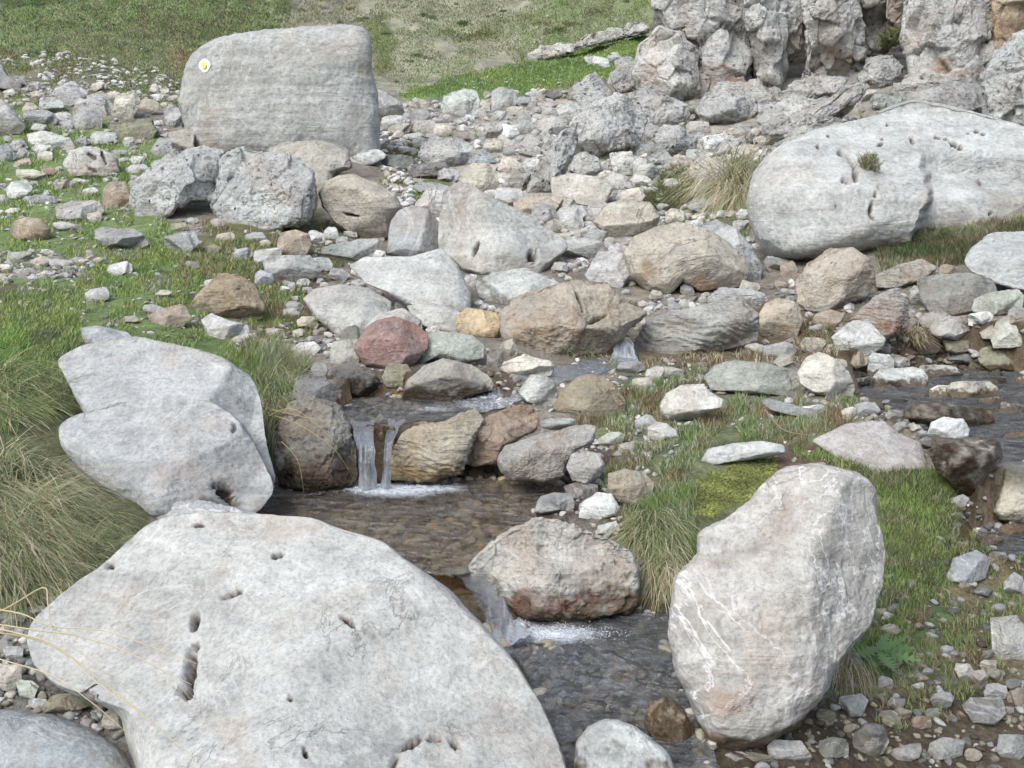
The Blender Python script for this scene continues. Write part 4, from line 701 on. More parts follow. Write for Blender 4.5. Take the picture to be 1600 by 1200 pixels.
# labels for the small stones: look first, then the landmark they lie by, then which way and how far
LM = [r for r in ROCKS if r[1]]; used = {}
def size_word(s): return "tiny" if s < 18 else "small" if s < 28 else "middling" if s < 44 else "large"
for (o, cx, cy, w, h, c) in small:
    bd = None
    for r in LM:
        x0, x1, y0, y1 = r[2] - r[4] / 2, r[2] + r[4] / 2, r[3] - r[5] / 2, r[3] + r[5] / 2
        d = math.hypot(max(x0 - cx, 0, cx - x1), max(y0 - cy, 0, cy - y1)) + .15 * math.hypot(cx - r[2], cy - r[3])
        if bd is None or d < bd[0]: bd = (d, r)
    r = bd[1]; dx, dy = (cx - r[2]) / (r[4] / 2 + 20), (cy - r[3]) / (r[5] / 2 + 20)
    if abs(dx) < .45: rel = "behind" if dy < 0 else "in front of"
    elif abs(dy) < .45: rel = "left of" if dx < 0 else "right of"
    else: rel = ("up and " if dy < 0 else "down and ") + ("left of" if dx < 0 else "right of")
    shp = "flat" if w / h > 2.0 else "upright" if h > w * 1.02 else "rounded" if c in 'nbkde' else "angular"
    base = (CN[c], shp, size_word(math.sqrt(w * h)), rel, r[1]); used.setdefault(base, []).append((bd[0], cx, o))
ORD = ["nearest", "second nearest", "third nearest", "fourth nearest", "fifth nearest", "sixth nearest", "seventh nearest", "eighth nearest", "ninth nearest", "tenth nearest"]
for (cn, shp, sz, rel, lm), lst in used.items():
    lst.sort(key=lambda q: q[0])
    for k, (d, cx, o) in enumerate(lst):
        extra_ = "" if len(lst) == 1 else (ORD[k] if k < 10 else "farther") + " "
        tag(o, f"{extra_}{sz} {cn} {shp} stone {rel} the {lm}", "stone", "loose stones around the stream")
# painted trail mark on the great left boulder
tb = [o for o in SC.objects if o.name.startswith("trail_boulder")][0]
def surf_pt(o, px, py):
    me = o.data; n_ = len(me.vertices); a = np.zeros(n_ * 3, np.float32); me.vertices.foreach_get("co", a); V = a.reshape(-1, 3) + np.array(o.location)
    qx, qy = proj(V); d = np.hypot(qx - px, qy - py); k = np.nonzero(d < 4)[0]
    if len(k) == 0: k = np.argsort(d)[:6]
    return V[k[V[k, 1] <= V[k, 1].min() + .15]].mean(0)
def patch(name, o, ring, m, lift):
    c = np.array([surf_pt(o, x, y) for x, y in ring]); me_ = c.mean(0); V = np.vstack([me_, c]); V[:, 1] -= lift; k = len(ring)
    Fc = np.array([[0, 1 + i, 1 + (i + 1) % k] for i in range(k)]); return mesh(name, V - np.array(o.location), Fc, m, o)
def flatmat(name, c):
    m, t, b = mat(name); tc = t.nodes.new("ShaderNodeTexCoord"); n_ = noise(t, tc.outputs["Object"], 30, 5); t.links.new(mixc(t, 1.0, c, ramp(t, n_, [(.3, .85), (.7, 1.05)]), 'MULTIPLY'), b.inputs["Base Color"]); b.inputs["Roughness"].default_value = .8; return m
patch("trail_mark", tb, [(320 + 8.5 * math.cos(a) + .8 * math.cos(3 * a), 102.5 + 11 * math.sin(a)) for a in np.linspace(0, 6.28, 15)[:-1]], flatmat("white trail paint", (.80, .82, .80)), .012)
patch("trail_mark_dot", tb, [(319.5 + 4.2 * math.cos(a), 102 + 6 * math.sin(a)) for a in np.linspace(0, 6.28, 13)[:-1]], flatmat("yellow trail paint", (.62, .55, .12)), .03)
# ------------------------------------------------------------------ pebbles and chips: what nobody could count
PV = []; WETZ = (P_MID, P_LOW, P_UP)
for k in range(14):
    for lv_ in (2,):
        D, Fc = ico(lv_); rg = np.random.default_rng(500 + k); V = D * (1 + .18 * fbm(D * 1.3 + 9 * k, 2)[:, None])
        for q in range(7):
            d3 = rg.normal(size=3); d3 /= np.linalg.norm(d3); t_ = V @ d3; V = V - np.clip(t_ - .62, 0, 9)[:, None] * d3
        PV.append(V)
PF = ico(2)[1]
def pebbles(name, label, zones, seed):
    rg = np.random.default_rng(seed); VV, FF, CC = [], [], []; nv = 0
    for poly, cnt, lo, hi, pal, pw in zones:
        xs = [p[0] for p in poly]; ys = [p[1] for p in poly]; m_ = cnt * 3
        x = rg.uniform(min(xs), max(xs), m_); y = rg.uniform(min(ys), max(ys), m_); ok = inpoly(x, y, poly) & ~masked(x, y)
        clump = perlin(np.stack([x / 45, y / 32, 0 * x + seed], -1)); ok &= clump > -.25; x, y = x[ok][:cnt], y[ok][:cnt]
        for px, py in zip(x, y):
            Y = hitY(px, py)
            if Y > 120: continue
            a, b = ray(px, py); s_ = (lo + (hi - lo) * rg.random() ** pw) / 2 * Y / F; an = rg.uniform(0, 6.28); c_, n_ = math.cos(an), math.sin(an)
            V = PV[rg.integers(14)] * np.array([s_ * rg.uniform(.9, 1.25), s_ * rg.uniform(.7, 1), s_ * rg.uniform(.45, .8)])
            V = np.stack([V[:, 0] * c_ - V[:, 1] * n_, V[:, 0] * n_ + V[:, 1] * c_, V[:, 2] + rg.uniform(-.4, .4) * V[:, 0]], -1) + np.array([a * Y, Y, b * Y + s_ * .15])
            col = np.array(COL[pal[rg.integers(len(pal))]]) * rg.uniform(.6, 1.05) * (1.5 if poly in WETZ else 1.0); VV.append(V); FF.append(PF + nv); nv += len(V); CC.append(np.tile(col, (len(V), 1)))
    o = mesh(name, np.vstack(VV), np.vstack(FF), M['pebble'], None, None, name != 'rubble', None, dict(gcol=np.vstack(CC))); return tag(o, label, "pebbles", kind="stuff")
pebbles("rubble", "chips and small rubble lying between the big rocks and up the slope",
 [([(590,170),(840,140),(1180,170),(1240,160),(1170,330),(1000,420),(780,430),(600,300)], 2600, 4, 22, 'pwpgwct', 1.5),
  ([(1040,150),(1230,140),(1260,100),(1440,80),(1500,120),(1520,160),(1300,200),(1180,260)], 1500, 4, 18, 'pgctw', 1.5),
  ([(0,80),(130,85),(240,100),(290,140),(270,165),(0,150)], 330, 3, 13, 'wpcp', 1.6), ([(160,95),(245,105),(280,150),(170,140)], 50, 3, 10, 'wpc', 1.5),
  ([(0,150),(280,150),(280,240),(200,330),(0,350)], 260, 4, 15, 'wpcg', 1.6), ([(60,0),(640,-20),(1020,0),(1000,110),(620,150),(300,120),(0,80)], 130, 2, 5, 'wpc', 2),
  ([(600,130),(700,128),(1010,60),(1010,115),(700,160)], 110, 2, 6, 'wp', 2), ([(0,340),(560,350),(560,560),(420,560),(120,500),(0,480)], 380, 4, 13, 'wpcgtk', 1.7),
  ([(0,395),(150,398),(140,430),(0,445)], 170, 7, 20, 'gtpkc', 1.2)], 1)
pebbles("pebbles", "wet and dry pebbles along the brook, the shores and the stream bed",
 [([(940,470),(1620,400),(1620,780),(1330,660),(1000,600)], 1100, 5, 20, 'gctkpnod', 1.5), ([(400,500),(800,480),(900,560),(800,640),(600,620),(420,620)], 360, 5, 18, 'gctkpno', 1.5),
  ([(1200,1080),(1480,780),(1640,760),(1640,1300),(1080,1300)], 1000, 5, 22, 'gkodnok', 1.6), ([(-60,930),(120,920),(240,1160),(-60,1130)], 420, 8, 30, 'gkctpo', 1.4),
  ([(880,560),(1130,560),(1100,640),(1040,720),(960,840),(900,860),(780,700),(820,620)], 430, 5, 18, 'gctkpw', 1.6), ([(1100,640),(1500,640),(1540,840),(1400,760),(1200,720)], 160, 4, 12, 'gctw', 1.7),
  (P_MID, 520, 7, 34, 'tnonyn', 1.6), (P_LOW, 420, 10, 44, 'kgtnod', 1.3), (P_UP, 120, 8, 24, 'ktno', 1.3), (P_RIV, 420, 6, 26, 'kgtnodc', 1.3), (P_SML, 90, 6, 22, 'kgto', 1.3), (P_BR, 120, 10, 34, 'kgeo', 1.3)], 2)
# ------------------------------------------------------------------ water
def sheet(name, label, poly, z, foam, m='water', step=.012, amp=.003, flow=None):
    wp = np.array(level_poly(poly, z)); x0, y0 = wp.min(0) - step; x1, y1 = wp.max(0) + step
    nx, ny = int((x1 - x0) / step) + 2, int((y1 - y0) / step) + 2; gx, gy = np.meshgrid(x0 + np.arange(nx) * step, y0 + np.arange(ny) * step)
    ins = inpoly(gx, gy, [tuple(q) for q in wp]) | (seg_dist(gx, gy, [tuple(q) for q in wp]) < step); Z = z + 0 * gx
    P3 = np.stack([gx.ravel(), gy.ravel(), Z.ravel()], -1); qx, qy = proj(P3); fo = np.zeros(len(P3)); churn = np.zeros(len(P3))
    for (fx, fy, rx, ry, s) in foam:
        g = np.exp(-(((qx - fx) / rx) ** 2 + ((qy - fy) / ry) ** 2)); fo = np.maximum(fo, s * g); churn = np.maximum(churn, g)
    P3[:, 2] += amp * (fbm(P3 * np.array([14, 26, 1]), 3) + .4 * fbm(P3 * 60, 2)) + churn * .012 * (fbm(P3 * 45, 3) + .3)
    idx = np.arange(nx * ny).reshape(ny, nx); f = np.stack([idx[:-1, :-1], idx[:-1, 1:], idx[1:, 1:], idx[1:, :-1]], -1).reshape(-1, 4); f = f[ins.ravel()[f].all(1)]
    us_ = np.unique(f); re = np.zeros(nx * ny, int); re[us_] = np.arange(len(us_)); o = mesh(name, P3[us_], re[f], M[m], None, None, True, dict(foam=fo[us_])); return tag(o, label, "water", kind="structure")
sheet("water", "clear middle pool below the waterfall", P_MID, Z_MID, [(620,764,85,14,1.15),(580,760,40,15,1.2),(690,762,50,11,.8)], amp=.0035, m='pool')
sheet("water", "clear lower pool at the foot of the chute", P_LOW, Z_LOW, [(860,992,95,18,.85),(805,985,26,22,1.1),(880,1040,150,60,.35)], amp=.0045)
sheet("water", "small upper pool above the waterfall", P_UP, Z_UP, [(680,640,60,8,.5),(740,632,40,12,.6)], amp=.003)
sheet("water", "shallow brook running between stones at the right", P_RIV, Z_RIV, [(1420,600,60,16,.35)], amp=.003)
sheet("water", "shallow puddle at the right edge beneath the cream dome", P_SML, Z_SML, [], amp=.002)
def ribbon(name, label, pairs, foam, m='water', lift=.012, Ys=None, n1=60, n2=14, cat="water", amp=.008, bulge=0.0):
    L_, R_ = [], []
    for k, (a, b) in enumerate(pairs):
        for dst, p in ((L_, a), (R_, b)):
            Y = Ys[k] if Ys else hitY(*p); q = pt(p[0], p[1], Y); q[2] += 0 if Ys else lift; dst.append(q)
    L_, R_ = np.array(L_), np.array(R_); s = np.linspace(0, len(pairs) - 1, n1); base = np.arange(len(pairs))
    Li = np.stack([np.interp(s, base, L_[:, k]) for k in range(3)], -1); Ri = np.stack([np.interp(s, base, R_[:, k]) for k in range(3)], -1)
    for _ in range(3): Li[1:-1] = (Li[:-2] + 2 * Li[1:-1] + Li[2:]) / 4; Ri[1:-1] = (Ri[:-2] + 2 * Ri[1:-1] + Ri[2:]) / 4
    t_ = np.linspace(0, 1, n2); P3 = Li[:, None] * (1 - t_)[None, :, None] + Ri[:, None] * t_[None, :, None]
    P3[:, :, 1] -= bulge * np.sin(np.pi * t_)[None]; fo = np.interp(s, base, foam)[:, None] * np.ones(n2)[None]
    P3[:, :, 0] += (.006 * (1 if m == 'fall' else 0)) * perlin(np.stack([s * 1.7, s * 0, s * 0 + pairs[0][0][0]], -1))[:, None]
    P3 = P3.reshape(-1, 3); P3 = P3 + amp * np.array([.2, 1, 1.]) * perlin(P3 * np.array([60, 20, 9]) + 3)[:, None]; fo = fo.ravel() + .5 * perlin(P3 * np.array([110, 14, 8]))
    idx = np.arange(n1 * n2).reshape(n1, n2); f = np.stack([idx[:-1, :-1], idx[:-1, 1:], idx[1:, 1:], idx[1:, :-1]], -1).reshape(-1, 4)
    return tag(mesh(name, P3, f, M[m], None, None, True, dict(foam=fo)), label, cat, kind="structure")
ribbon("water", "stream sliding down from the little cascade to the upper pool", [((945,562),(1000,560)), ((900,572),(985,572)), ((850,582),(930,590)), ((800,592),(880,600)), ((765,606),(840,616)), ((735,620),(790,640)), ((700,628),(745,652))], [.35,.2,.15,.2,.3,.45,.3], n1=120)
Yc = hitY(975, 562)
ribbon("waterfall", "little far cascade spilling beside the layered slab", [((962,528),(985,526)), ((960,540),(990,538)), ((958,552),(992,552)), ((950,566),(998,564))], [.3,.6,.7,.9], 'fall', Ys=[Yc+.15, Yc+.02, Yc-.03, Yc-.05], n1=30, cat="waterfall")
Yf = 3.30
ribbon("waterfall", "left and stronger strand of the small waterfall", [((545,655),(585,657)), ((550,665),(585,664)), ((553,678),(583,676)), ((557,700),(586,700)), ((560,725),(586,725)), ((560,763),(590,763))], [.1,.15,.32,.42,.5,1.0], 'fall', Ys=[3.38,3.28,3.12,3.07,3.06,3.10], n1=70, cat="waterfall", bulge=.015)
ribbon("waterfall", "right and thinner strand of the small waterfall", [((608,656),(634,656)), ((604,668),(624,668)), ((601,690),(614,690)), ((598,720),(610,720)), ((596,763),(612,763))], [.1,.1,.25,.35,.8], 'fall', Ys=[3.38,3.28,3.12,3.08,3.10], n1=60, n2=8, cat="waterfall", bulge=.01)
ribbon("waterfall", "chute of water sliding from the middle pool around the foreground boulder", [((690,884),(740,880)), ((715,900),(752,898)), ((735,925),(770,915)), ((752,955),(788,940)), ((768,985),(803,968)), ((775,1005),(830,990))], [.0,.05,.2,.3,.4,.8], 'fall', Ys=[2.39,2.33,2.26,2.21,2.15,2.10], n1=80, cat="waterfall", bulge=.02)
def bubbles():
    rg = np.random.default_rng(3); D, Fc = ico(1); VV, FF = [], []; nv = 0
    for (cx, cy, rx, ry, cnt, z, smax) in [(870,990,85,10,900,Z_LOW,2.6),(815,985,20,14,250,Z_LOW,3),(625,762,75,9,900,Z_MID,2.2),(580,760,30,8,420,Z_MID,2.6)]:
        x = rg.normal(cx, rx * .55, cnt); y = rg.normal(cy, ry * .6, cnt)
        for px, py in zip(x, y):
            a, b = ray(px, py); Y = z / b; s_ = rg.uniform(.6, smax) / 2 * Y / F; VV.append(D * s_ + np.array([a * Y, Y, z + .004])); FF.append(Fc + nv); nv += len(D)
    m, t, b = mat("foam bubbles"); b.inputs["Base Color"].default_value = (.78, .82, .86, 1); b.inputs["Roughness"].default_value = .12; b.inputs["Alpha"].default_value = .55
    tag(mesh("foam", np.vstack(VV), np.vstack(FF), m), "white bubbles where the falls strike the pools", "foam", kind="stuff")
bubbles()
# ------------------------------------------------------------------ grass
GP = dict(gr=[(.20,.29,.10),(.16,.24,.08),(.26,.34,.13)], ol=[(.26,.28,.14),(.20,.23,.11),(.32,.32,.18)], st=[(.55,.48,.32),(.46,.40,.25),(.60,.55,.41)], gg=[(.26,.31,.19),(.34,.36,.24),(.20,.26,.15),(.46,.45,.32)],
          br=[(.26,.20,.13),(.21,.165,.10),(.33,.26,.16)], lm=[(.28,.35,.10),(.24,.31,.09),(.33,.38,.14)], dk=[(.13,.175,.08),(.11,.15,.065),(.16,.20,.095)])
def blades(P0, ln, wd, lean, jit, droop, pal, rg, up=1.0, seg=4):
    n_ = len(P0); h = np.asarray(ln) * rg.uniform(.55, 1.15, n_); az = rg.uniform(0, 2 * np.pi, n_)
    d = np.stack([np.cos(az) * jit + lean[0], np.sin(az) * jit + lean[1], np.full(n_, up)], -1); d += rg.normal(0, .12, d.shape); d /= np.linalg.norm(d, axis=1)[:, None]
    pts = [P0]; cur = P0.copy(); st = h / (seg - 1)
    lj = np.stack([perlin(P0 * 11 + 3.1), perlin(P0 * 11 + 7.7), .4 * perlin(P0 * 11 + 1.9)], -1) * .9 * float(seg > 4); d += lj; d /= np.linalg.norm(d, axis=1)[:, None]
    for k in range(seg - 1):
        cur = cur + d * st[:, None]; pts.append(cur.copy()); hd = d.copy(); hd[:, 2] = 0; hd /= (np.linalg.norm(hd, axis=1)[:, None] + 1e-6)
        d = d + (hd * .35 + np.array([0, 0, -1.0])) * (droop * rg.uniform(.5, 1.4, n_))[:, None]; d /= np.linalg.norm(d, axis=1)[:, None]
    side = np.stack([-np.sin(az), np.cos(az) * .4, 0 * az], -1); side[:, 0] = np.where(np.abs(side[:, 0]) < .4, .6, side[:, 0]); w = np.asarray(wd) * rg.uniform(.6, 1.3, n_)
    rows = []
    for k in range(seg):
        f = (1 - (k / (seg - 1)) ** 1.5) * .5; rows += [pts[k] - side * (w * f)[:, None], pts[k] + side * (w * f)[:, None]]
    V = np.stack(rows, 1).reshape(-1, 3); b0 = np.arange(n_)[:, None] * (2 * seg); q = []
    for k in range(seg - 1): q.append(np.stack([b0[:, 0] + 2 * k, b0[:, 0] + 2 * k + 1, b0[:, 0] + 2 * k + 3, b0[:, 0] + 2 * k + 2], -1))
    c = np.array(pal)[rg.integers(len(pal), size=n_)] * rg.uniform(.75, 1.2, n_)[:, None]; C = np.repeat(c, 2 * seg, 0)
    return V, np.vstack(q), C
class GB:
    def __init__(s): s.V, s.F, s.C, s.n = [], [], [], 0
    def add(s, b): s.V.append(b[0]); s.F.append(b[1] + s.n); s.C.append(b[2]); s.n += len(b[0])
    def build(s, name, parent=None, loc=None): return mesh(name, np.vstack(s.V), np.vstack(s.F), M['grass'], parent, loc, True, None, dict(gcol=np.vstack(s.C)))
def ground_pts(poly, cnt, rg, keep=True, clump=0.0, cl=40.0):
    xs = [p[0] for p in poly]; ys = [p[1] for p in poly]; x = rg.uniform(min(xs), max(xs), cnt * 4); y = rg.uniform(min(ys), max(ys), cnt * 4)
    jx = perlin(np.stack([x / 22, y / 16, 0 * x + 3], -1)) * 16; jy = perlin(np.stack([x / 22, y / 16, 0 * x + 8], -1)) * 12
    ok = inpoly(x + jx, y + jy, poly)
    if keep: ok &= ~masked(x, y)
    if clump: ok &= perlin(np.stack([x / cl, y / (cl * .7), 0 * x + cnt % 7], -1)) > clump - .35
    x, y = x[ok][:cnt], y[ok][:cnt]; P = []
    for a, b in zip(x, y):
        Y = hitY(a, b)
        if Y < 145:
            q = pt(a, b, Y); P.append(q)
    P = np.array(P)
    if len(P):
        for poly_, z, dep in POOLS:
            P = P[~inpoly(P[:, 0], P[:, 1], level_poly(poly_, z))]
    return P
GZ = [  # outline, blades, length px, palette, droop, lean, clumping: short turf, one object per colour
 ([(0,165),(90,165),(280,230),(240,330),(330,400),(360,520),(420,560),(400,600),(300,560),(120,520),(60,480),(0,470)], 17000, 9.5, ['gr','gr','lm','gg'], .25, (.1,-.1), .25),
 ([(120,380),(430,380),(500,520),(300,500),(120,460)], 7000, 9, ['gr','lm','ol'], .25, (.1,0), .3),
 ([(330,350),(500,340),(560,385),(500,440),(500,520),(430,540),(330,480),(260,420)], 4500, 14, ['ol','br','gr'], .3, (0,0), .3),
 ([(0,460),(130,470),(130,560),(100,640),(0,600)], 5200, 13, ['gr','lm','gr','dk'], .3, (.2,0), .0),
 ([(640,140),(800,100),(1010,55),(1000,115),(830,150),(620,152)], 14000, 3.5, ['gr','gr','lm'], .2, (0,0), 0),
 ([(0,-20),(460,-20),(440,50),(300,130),(280,150),(120,120),(0,110)], 30000, 4.0, ['dk','gr','ol','dk','gr'], .3, (0,0), 0),
 ([(0,80),(130,85),(290,130),(280,170),(0,170)], 5000, 5, ['dk','gr','ol','br'], .3, (0,0), .3),
 ([(430,-20),(1050,-20),(1020,50),(640,150),(440,60)], 20000, 3.2, ['ol','gg','ol','gr'], .3, (0,0), .05),
 ([(600,200),(780,205),(700,250),(620,310),(700,320),(590,290)], 1500, 9, ['gr','br','ol'], .3, (0,0), .2),
 ([(930,220),(1180,230),(1180,400),(930,330)], 2600, 10, ['ol','gr','gg'], .3, (0,0), .35), ([(1010,150),(1130,160),(1120,200),(1000,205)], 900, 9, ['ol','gr'], .3, (0,0), .1),
 ([(1200,120),(1260,95),(1450,70),(1520,90),(1520,160),(1200,220)], 3500, 9, ['ol','gr'], .3, (0,0), .35),
 ([(1370,375),(1620,342),(1620,395),(1500,415),(1380,428)], 7000, 19, ['ol','gg','br','dk'], .3, (0,0), .0),
 ([(930,545),(1190,545),(1330,520),(1330,545),(1190,580),(950,580)], 1800, 16, ['ol','st','br'], .4, (0,0), .1),
 ([(880,650),(1010,590),(1110,570),(1110,625),(1340,625),(1350,665),(1270,690),(1100,700),(1000,860),(940,780),(940,690)], 12000, 17, ['gr','gg','ol','br'], .35, (0,0), .12),
 ([(1000,780),(1090,760),(1090,860),(1050,910),(1010,880)], 3000, 30, ['gr','gg'], .35, (-.2,-.3), 0),
 ([(1230,700),(1420,730),(1500,750),(1500,860),(1400,1000),(1320,1060),(1370,900),(1380,780)], 11000, 20, ['gr','lm','dk','ol'], .3, (0,0), 0),
 ([(1380,820),(1600,840),(1600,980),(1540,1120),(1360,1150),(1420,980)], 7000, 17, ['br','ol','gr','ol'], .35, (0,0), .25),
 ([(380,540),(480,560),(460,640),(430,700),(410,620)], 3600, 34, ['gr','gg','ol'], .35, (.3,-.3), 0)]
rg = np.random.default_rng(77); byk = {}
for poly, cnt, lp, pal, dr, lean, cl in GZ:
    P = ground_pts(poly, cnt, rg, keep=poly[0] != (1370,375), clump=cl)
    if not len(P): continue
    px_, py_ = proj(P); ptch = perlin(np.stack([px_ / 70, py_ / 32, 0 * px_ + 5], -1)) + .5 * perlin(np.stack([px_ / 25, py_ / 14, 0 * px_ + 9], -1)); which = np.clip(((ptch + .55) / 1.1 * len(pal) + rg.normal(0, .45, len(P))).astype(int), 0, len(pal) - 1)
    for k, nm in enumerate(pal):
        q = P[which == k]
        if len(q): Yq = q[:, 1]; byk.setdefault(nm, GB()).add(blades(q, lp * Yq / F, np.maximum(1.5 * Yq / F, .0016), lean, .55, dr, GP[nm], rg, seg=3))
tr_ = np.random.default_rng(12)
for k in range(85):
    cx_, cy_ = tr_.uniform(440, 1000), tr_.uniform(-10, 130)
    if not inpoly(np.array([cx_]), np.array([cy_]), [(430,-20),(1050,-20),(1000,30),(820,60),(640,140),(560,100)])[0] or masked(np.array([cx_]), np.array([cy_])).any(): continue
    rx_ = 3 + 26 * tr_.random() ** 2.2; n_k = int(rx_ * 16); xx = cx_ + tr_.normal(0, rx_ * .5, n_k); yy = cy_ + tr_.normal(0, rx_ * .16, n_k)
    P = np.array([pt(a, b, hitY(a, b)) for a, b in zip(xx, yy)]); P = P[P[:, 1] < 145]
    if len(P): nm = ['ol','ol','dk','gg'][k % 4]; byk[nm].add(blades(P, 3.6 * P[:, 1] / F, 1.6 * P[:, 1] / F, (0, 0), .6, .3, GP[nm], rg, seg=3))
GN = dict(gr="short fresh green mountain turf", gg="greyish green grass with dry tips", ol="olive green low grass", br="withered brown grass and moss", lm="yellow green turf beside the stream", dk="dark green hillside turf", st="dry straw coloured grass by the cascade")
for nm, g in byk.items(): tag(g.build("grass"), GN[nm], "grass", kind="stuff")
def tussock(name, label, cx, cy, rx, ry, cnt, lpx, pals, lean, droop, up=1.0, Y=None, cat="grass tuft", wpx=1.7, seed=0, jit=.5, group=None, lift=0):
    r_ = np.random.default_rng(int(cx * 3 + cy) + seed); ang = r_.uniform(0, 6.28, cnt); rr = np.sqrt(r_.random(cnt)); x = cx + rx * rr * np.cos(ang); y = cy + ry * rr * np.sin(ang)
    P = np.array([pt(a, b, Y or hitY(a, b)) for a, b in zip(x, y)]); P[:, 2] += lift
    if Y: P[:, 1] += r_.normal(0, .03 * Y / 3, len(P))
    base = P.mean(0); e = bpy.data.objects.new(name, None); SC.collection.objects.link(e); e.location = base.tolist(); tag(e, label, cat, group)
    k = r_.integers(len(pals), size=len(P))
    nms = {'gr': 'green_blades', 'gg': 'green_blades', 'dk': 'green_blades', 'lm': 'green_blades', 'ol': 'olive_blades', 'st': 'dry_blades', 'br': 'dead_blades'}; acc = {}
    for j, nm in enumerate(pals):
        q = P[k == j]
        if len(q): acc.setdefault(nms[nm], GB()).add(blades(q, lpx * q[:, 1] / F, np.maximum(wpx * q[:, 1] / F, .001), lean, jit, droop, GP[nm], r_, up=up, seg=6))
    for nm, g in acc.items(): mesh(nm, np.vstack(g.V) - base, np.vstack(g.F), M['grass'], e, None, True, None, dict(gcol=np.vstack(g.C)))
    return e
TS = [("grass_tussock", "big arching grey green tussock at the left edge behind the foreground boulder", 15, 800, 85, 90, 2000, 150, ['gg','gr','st','st','dk'], (1.0,-.35), .34, .55),
 ("grass_tussock", "grass tussock filling the gap between the bank boulders and the big edge tussock", 115, 845, 70, 45, 1300, 95, ['gg','dk','st','gr'], (.9,-.5), .32, .6),
 ("grass_tussock", "dense left edge tussock with straw tips level with the bank boulders", 5, 620, 55, 50, 1100, 110, ['gr','gr','st','dk'], (1.0,-.4), .34, .6),
 ("grass_tussock", "lowest tussock at the left edge drooping over the pebbles", 20, 905, 80, 30, 1200, 130, ['gg','st','dk','ol'], (.8,-.6), .34, .5),
 ("grass_tussock", "green tuft with brown moss filling the notch left of the two bank boulders", 100, 622, 36, 22, 800, 52, ['gr','dk','br','gg'], (.4,-.4), .3, .7),
 ("grass_tussock", "shaggy green tussock hanging between the veined boulder and the pool boulder", 1020, 850, 34, 50, 1400, 95, ['gr','st','gg','ol'], (-.1,-1.0), .42, .5),
 ("grass_tussock", "straw yellow fringe of grass hanging down to the lower pool", 1035, 895, 32, 18, 900, 120, ['st','st','ol'], (-.15,-1.0), .55, .35),
 ("grass_tussock", "pale straw tussock sweeping down beside the great right boulder's left side", 1152, 300, 34, 26, 3200, 125, ['st','st','ol','gg'], (-.3,-.9), .5, .6),
 ("grass_tussock", "green and straw tuft draped behind the bank boulder beside the waterfall", 430, 640, 18, 60, 1000, 95, ['gr','gg','st','ol'], (.5,-.6), .42, .6),
 ("grass_tussock", "dead rooty tuft hanging at the lower right foot of the veined boulder", 1330, 1035, 28, 22, 420, 120, ['st','br','ol'], (-.5,-.8), .45, .3),
 ("grass_tuft", "yellowish tuft at the foot of the tan boulder", 905, 548, 40, 9, 420, 42, ['st','ol','lm'], (-.3,-.5), .35, .6),
 ("grass_tuft", "brown and yellow tuft on the right shoulder of the tan boulder", 975, 492, 14, 16, 260, 32, ['br','st','ol'], (.2,-.6), .3, .8),
 ("grass_tuft", "mustard coloured tuft in the rubble behind the angular boulder", 872, 356, 22, 7, 240, 22, ['st','ol','lm'], (0,-.3), .3, .8),
 ("grass_tuft", "brown tuft right of the cream rock below the cream boulder", 1275, 520, 26, 22, 380, 26, ['br','br','ol'], (0,-.3), .3, .8),
 ("grass_tuft", "dry tuft under the striped rock by the brook", 1430, 530, 14, 12, 200, 44, ['st','br'], (-.1,-.6), .4, .6),
 ("grass_tuft", "tuft on the shaded foot of the crag beside its left buttress", 1000, 140, 12, 8, 160, 16, ['ol','st','br'], (0,-.3), .3, .8),
 ("grass_tuft", "small bleached tuft on top of the low tan slab", 490, 238, 22, 5, 200, 16, ['st','ol'], (.2,-.5), .3, .7)]
for t_ in TS: tussock(*t_)
def on_rock(nm):
    return [o for o in SC.objects if o.name == nm][0]
sp_ = surf_pt(on_rock("great_boulder"), 1352, 258)
tussock("grass_tuft", "round brown green clump growing from the crack in the great boulder", 1355, 258, 14, 14, 420, 17, ['br','ol','gr'], (0,-.5), .25, .8, Y=float(sp_[1]) - .02)
for lab, cx, cy, rx, ry, cnt, lp in [("dark green low bush in the rubble above the round boulder", 1060, 290, 38, 24, 1500, 17), ("smaller green bush left of the straw tussock", 1030, 312, 24, 16, 700, 16),
        ("olive bush under the great boulder's right part", 1440, 372, 40, 10, 900, 24), ("bright green sprig growing in the cleft of the crag", 1395, 62, 14, 12, 300, 14), ("small green bush on the slope left of the round boulder's tussock", 1085, 322, 22, 10, 400, 13)]:
    tussock("bush", lab, cx, cy, rx, ry, int(cnt * 3.2), lp * 1.25, ['dk','ol','ol'], (0,-.2), .2, .9, cat="bush", wpx=1.5, jit=1.0, Y=20.0 if cy < 100 else None)
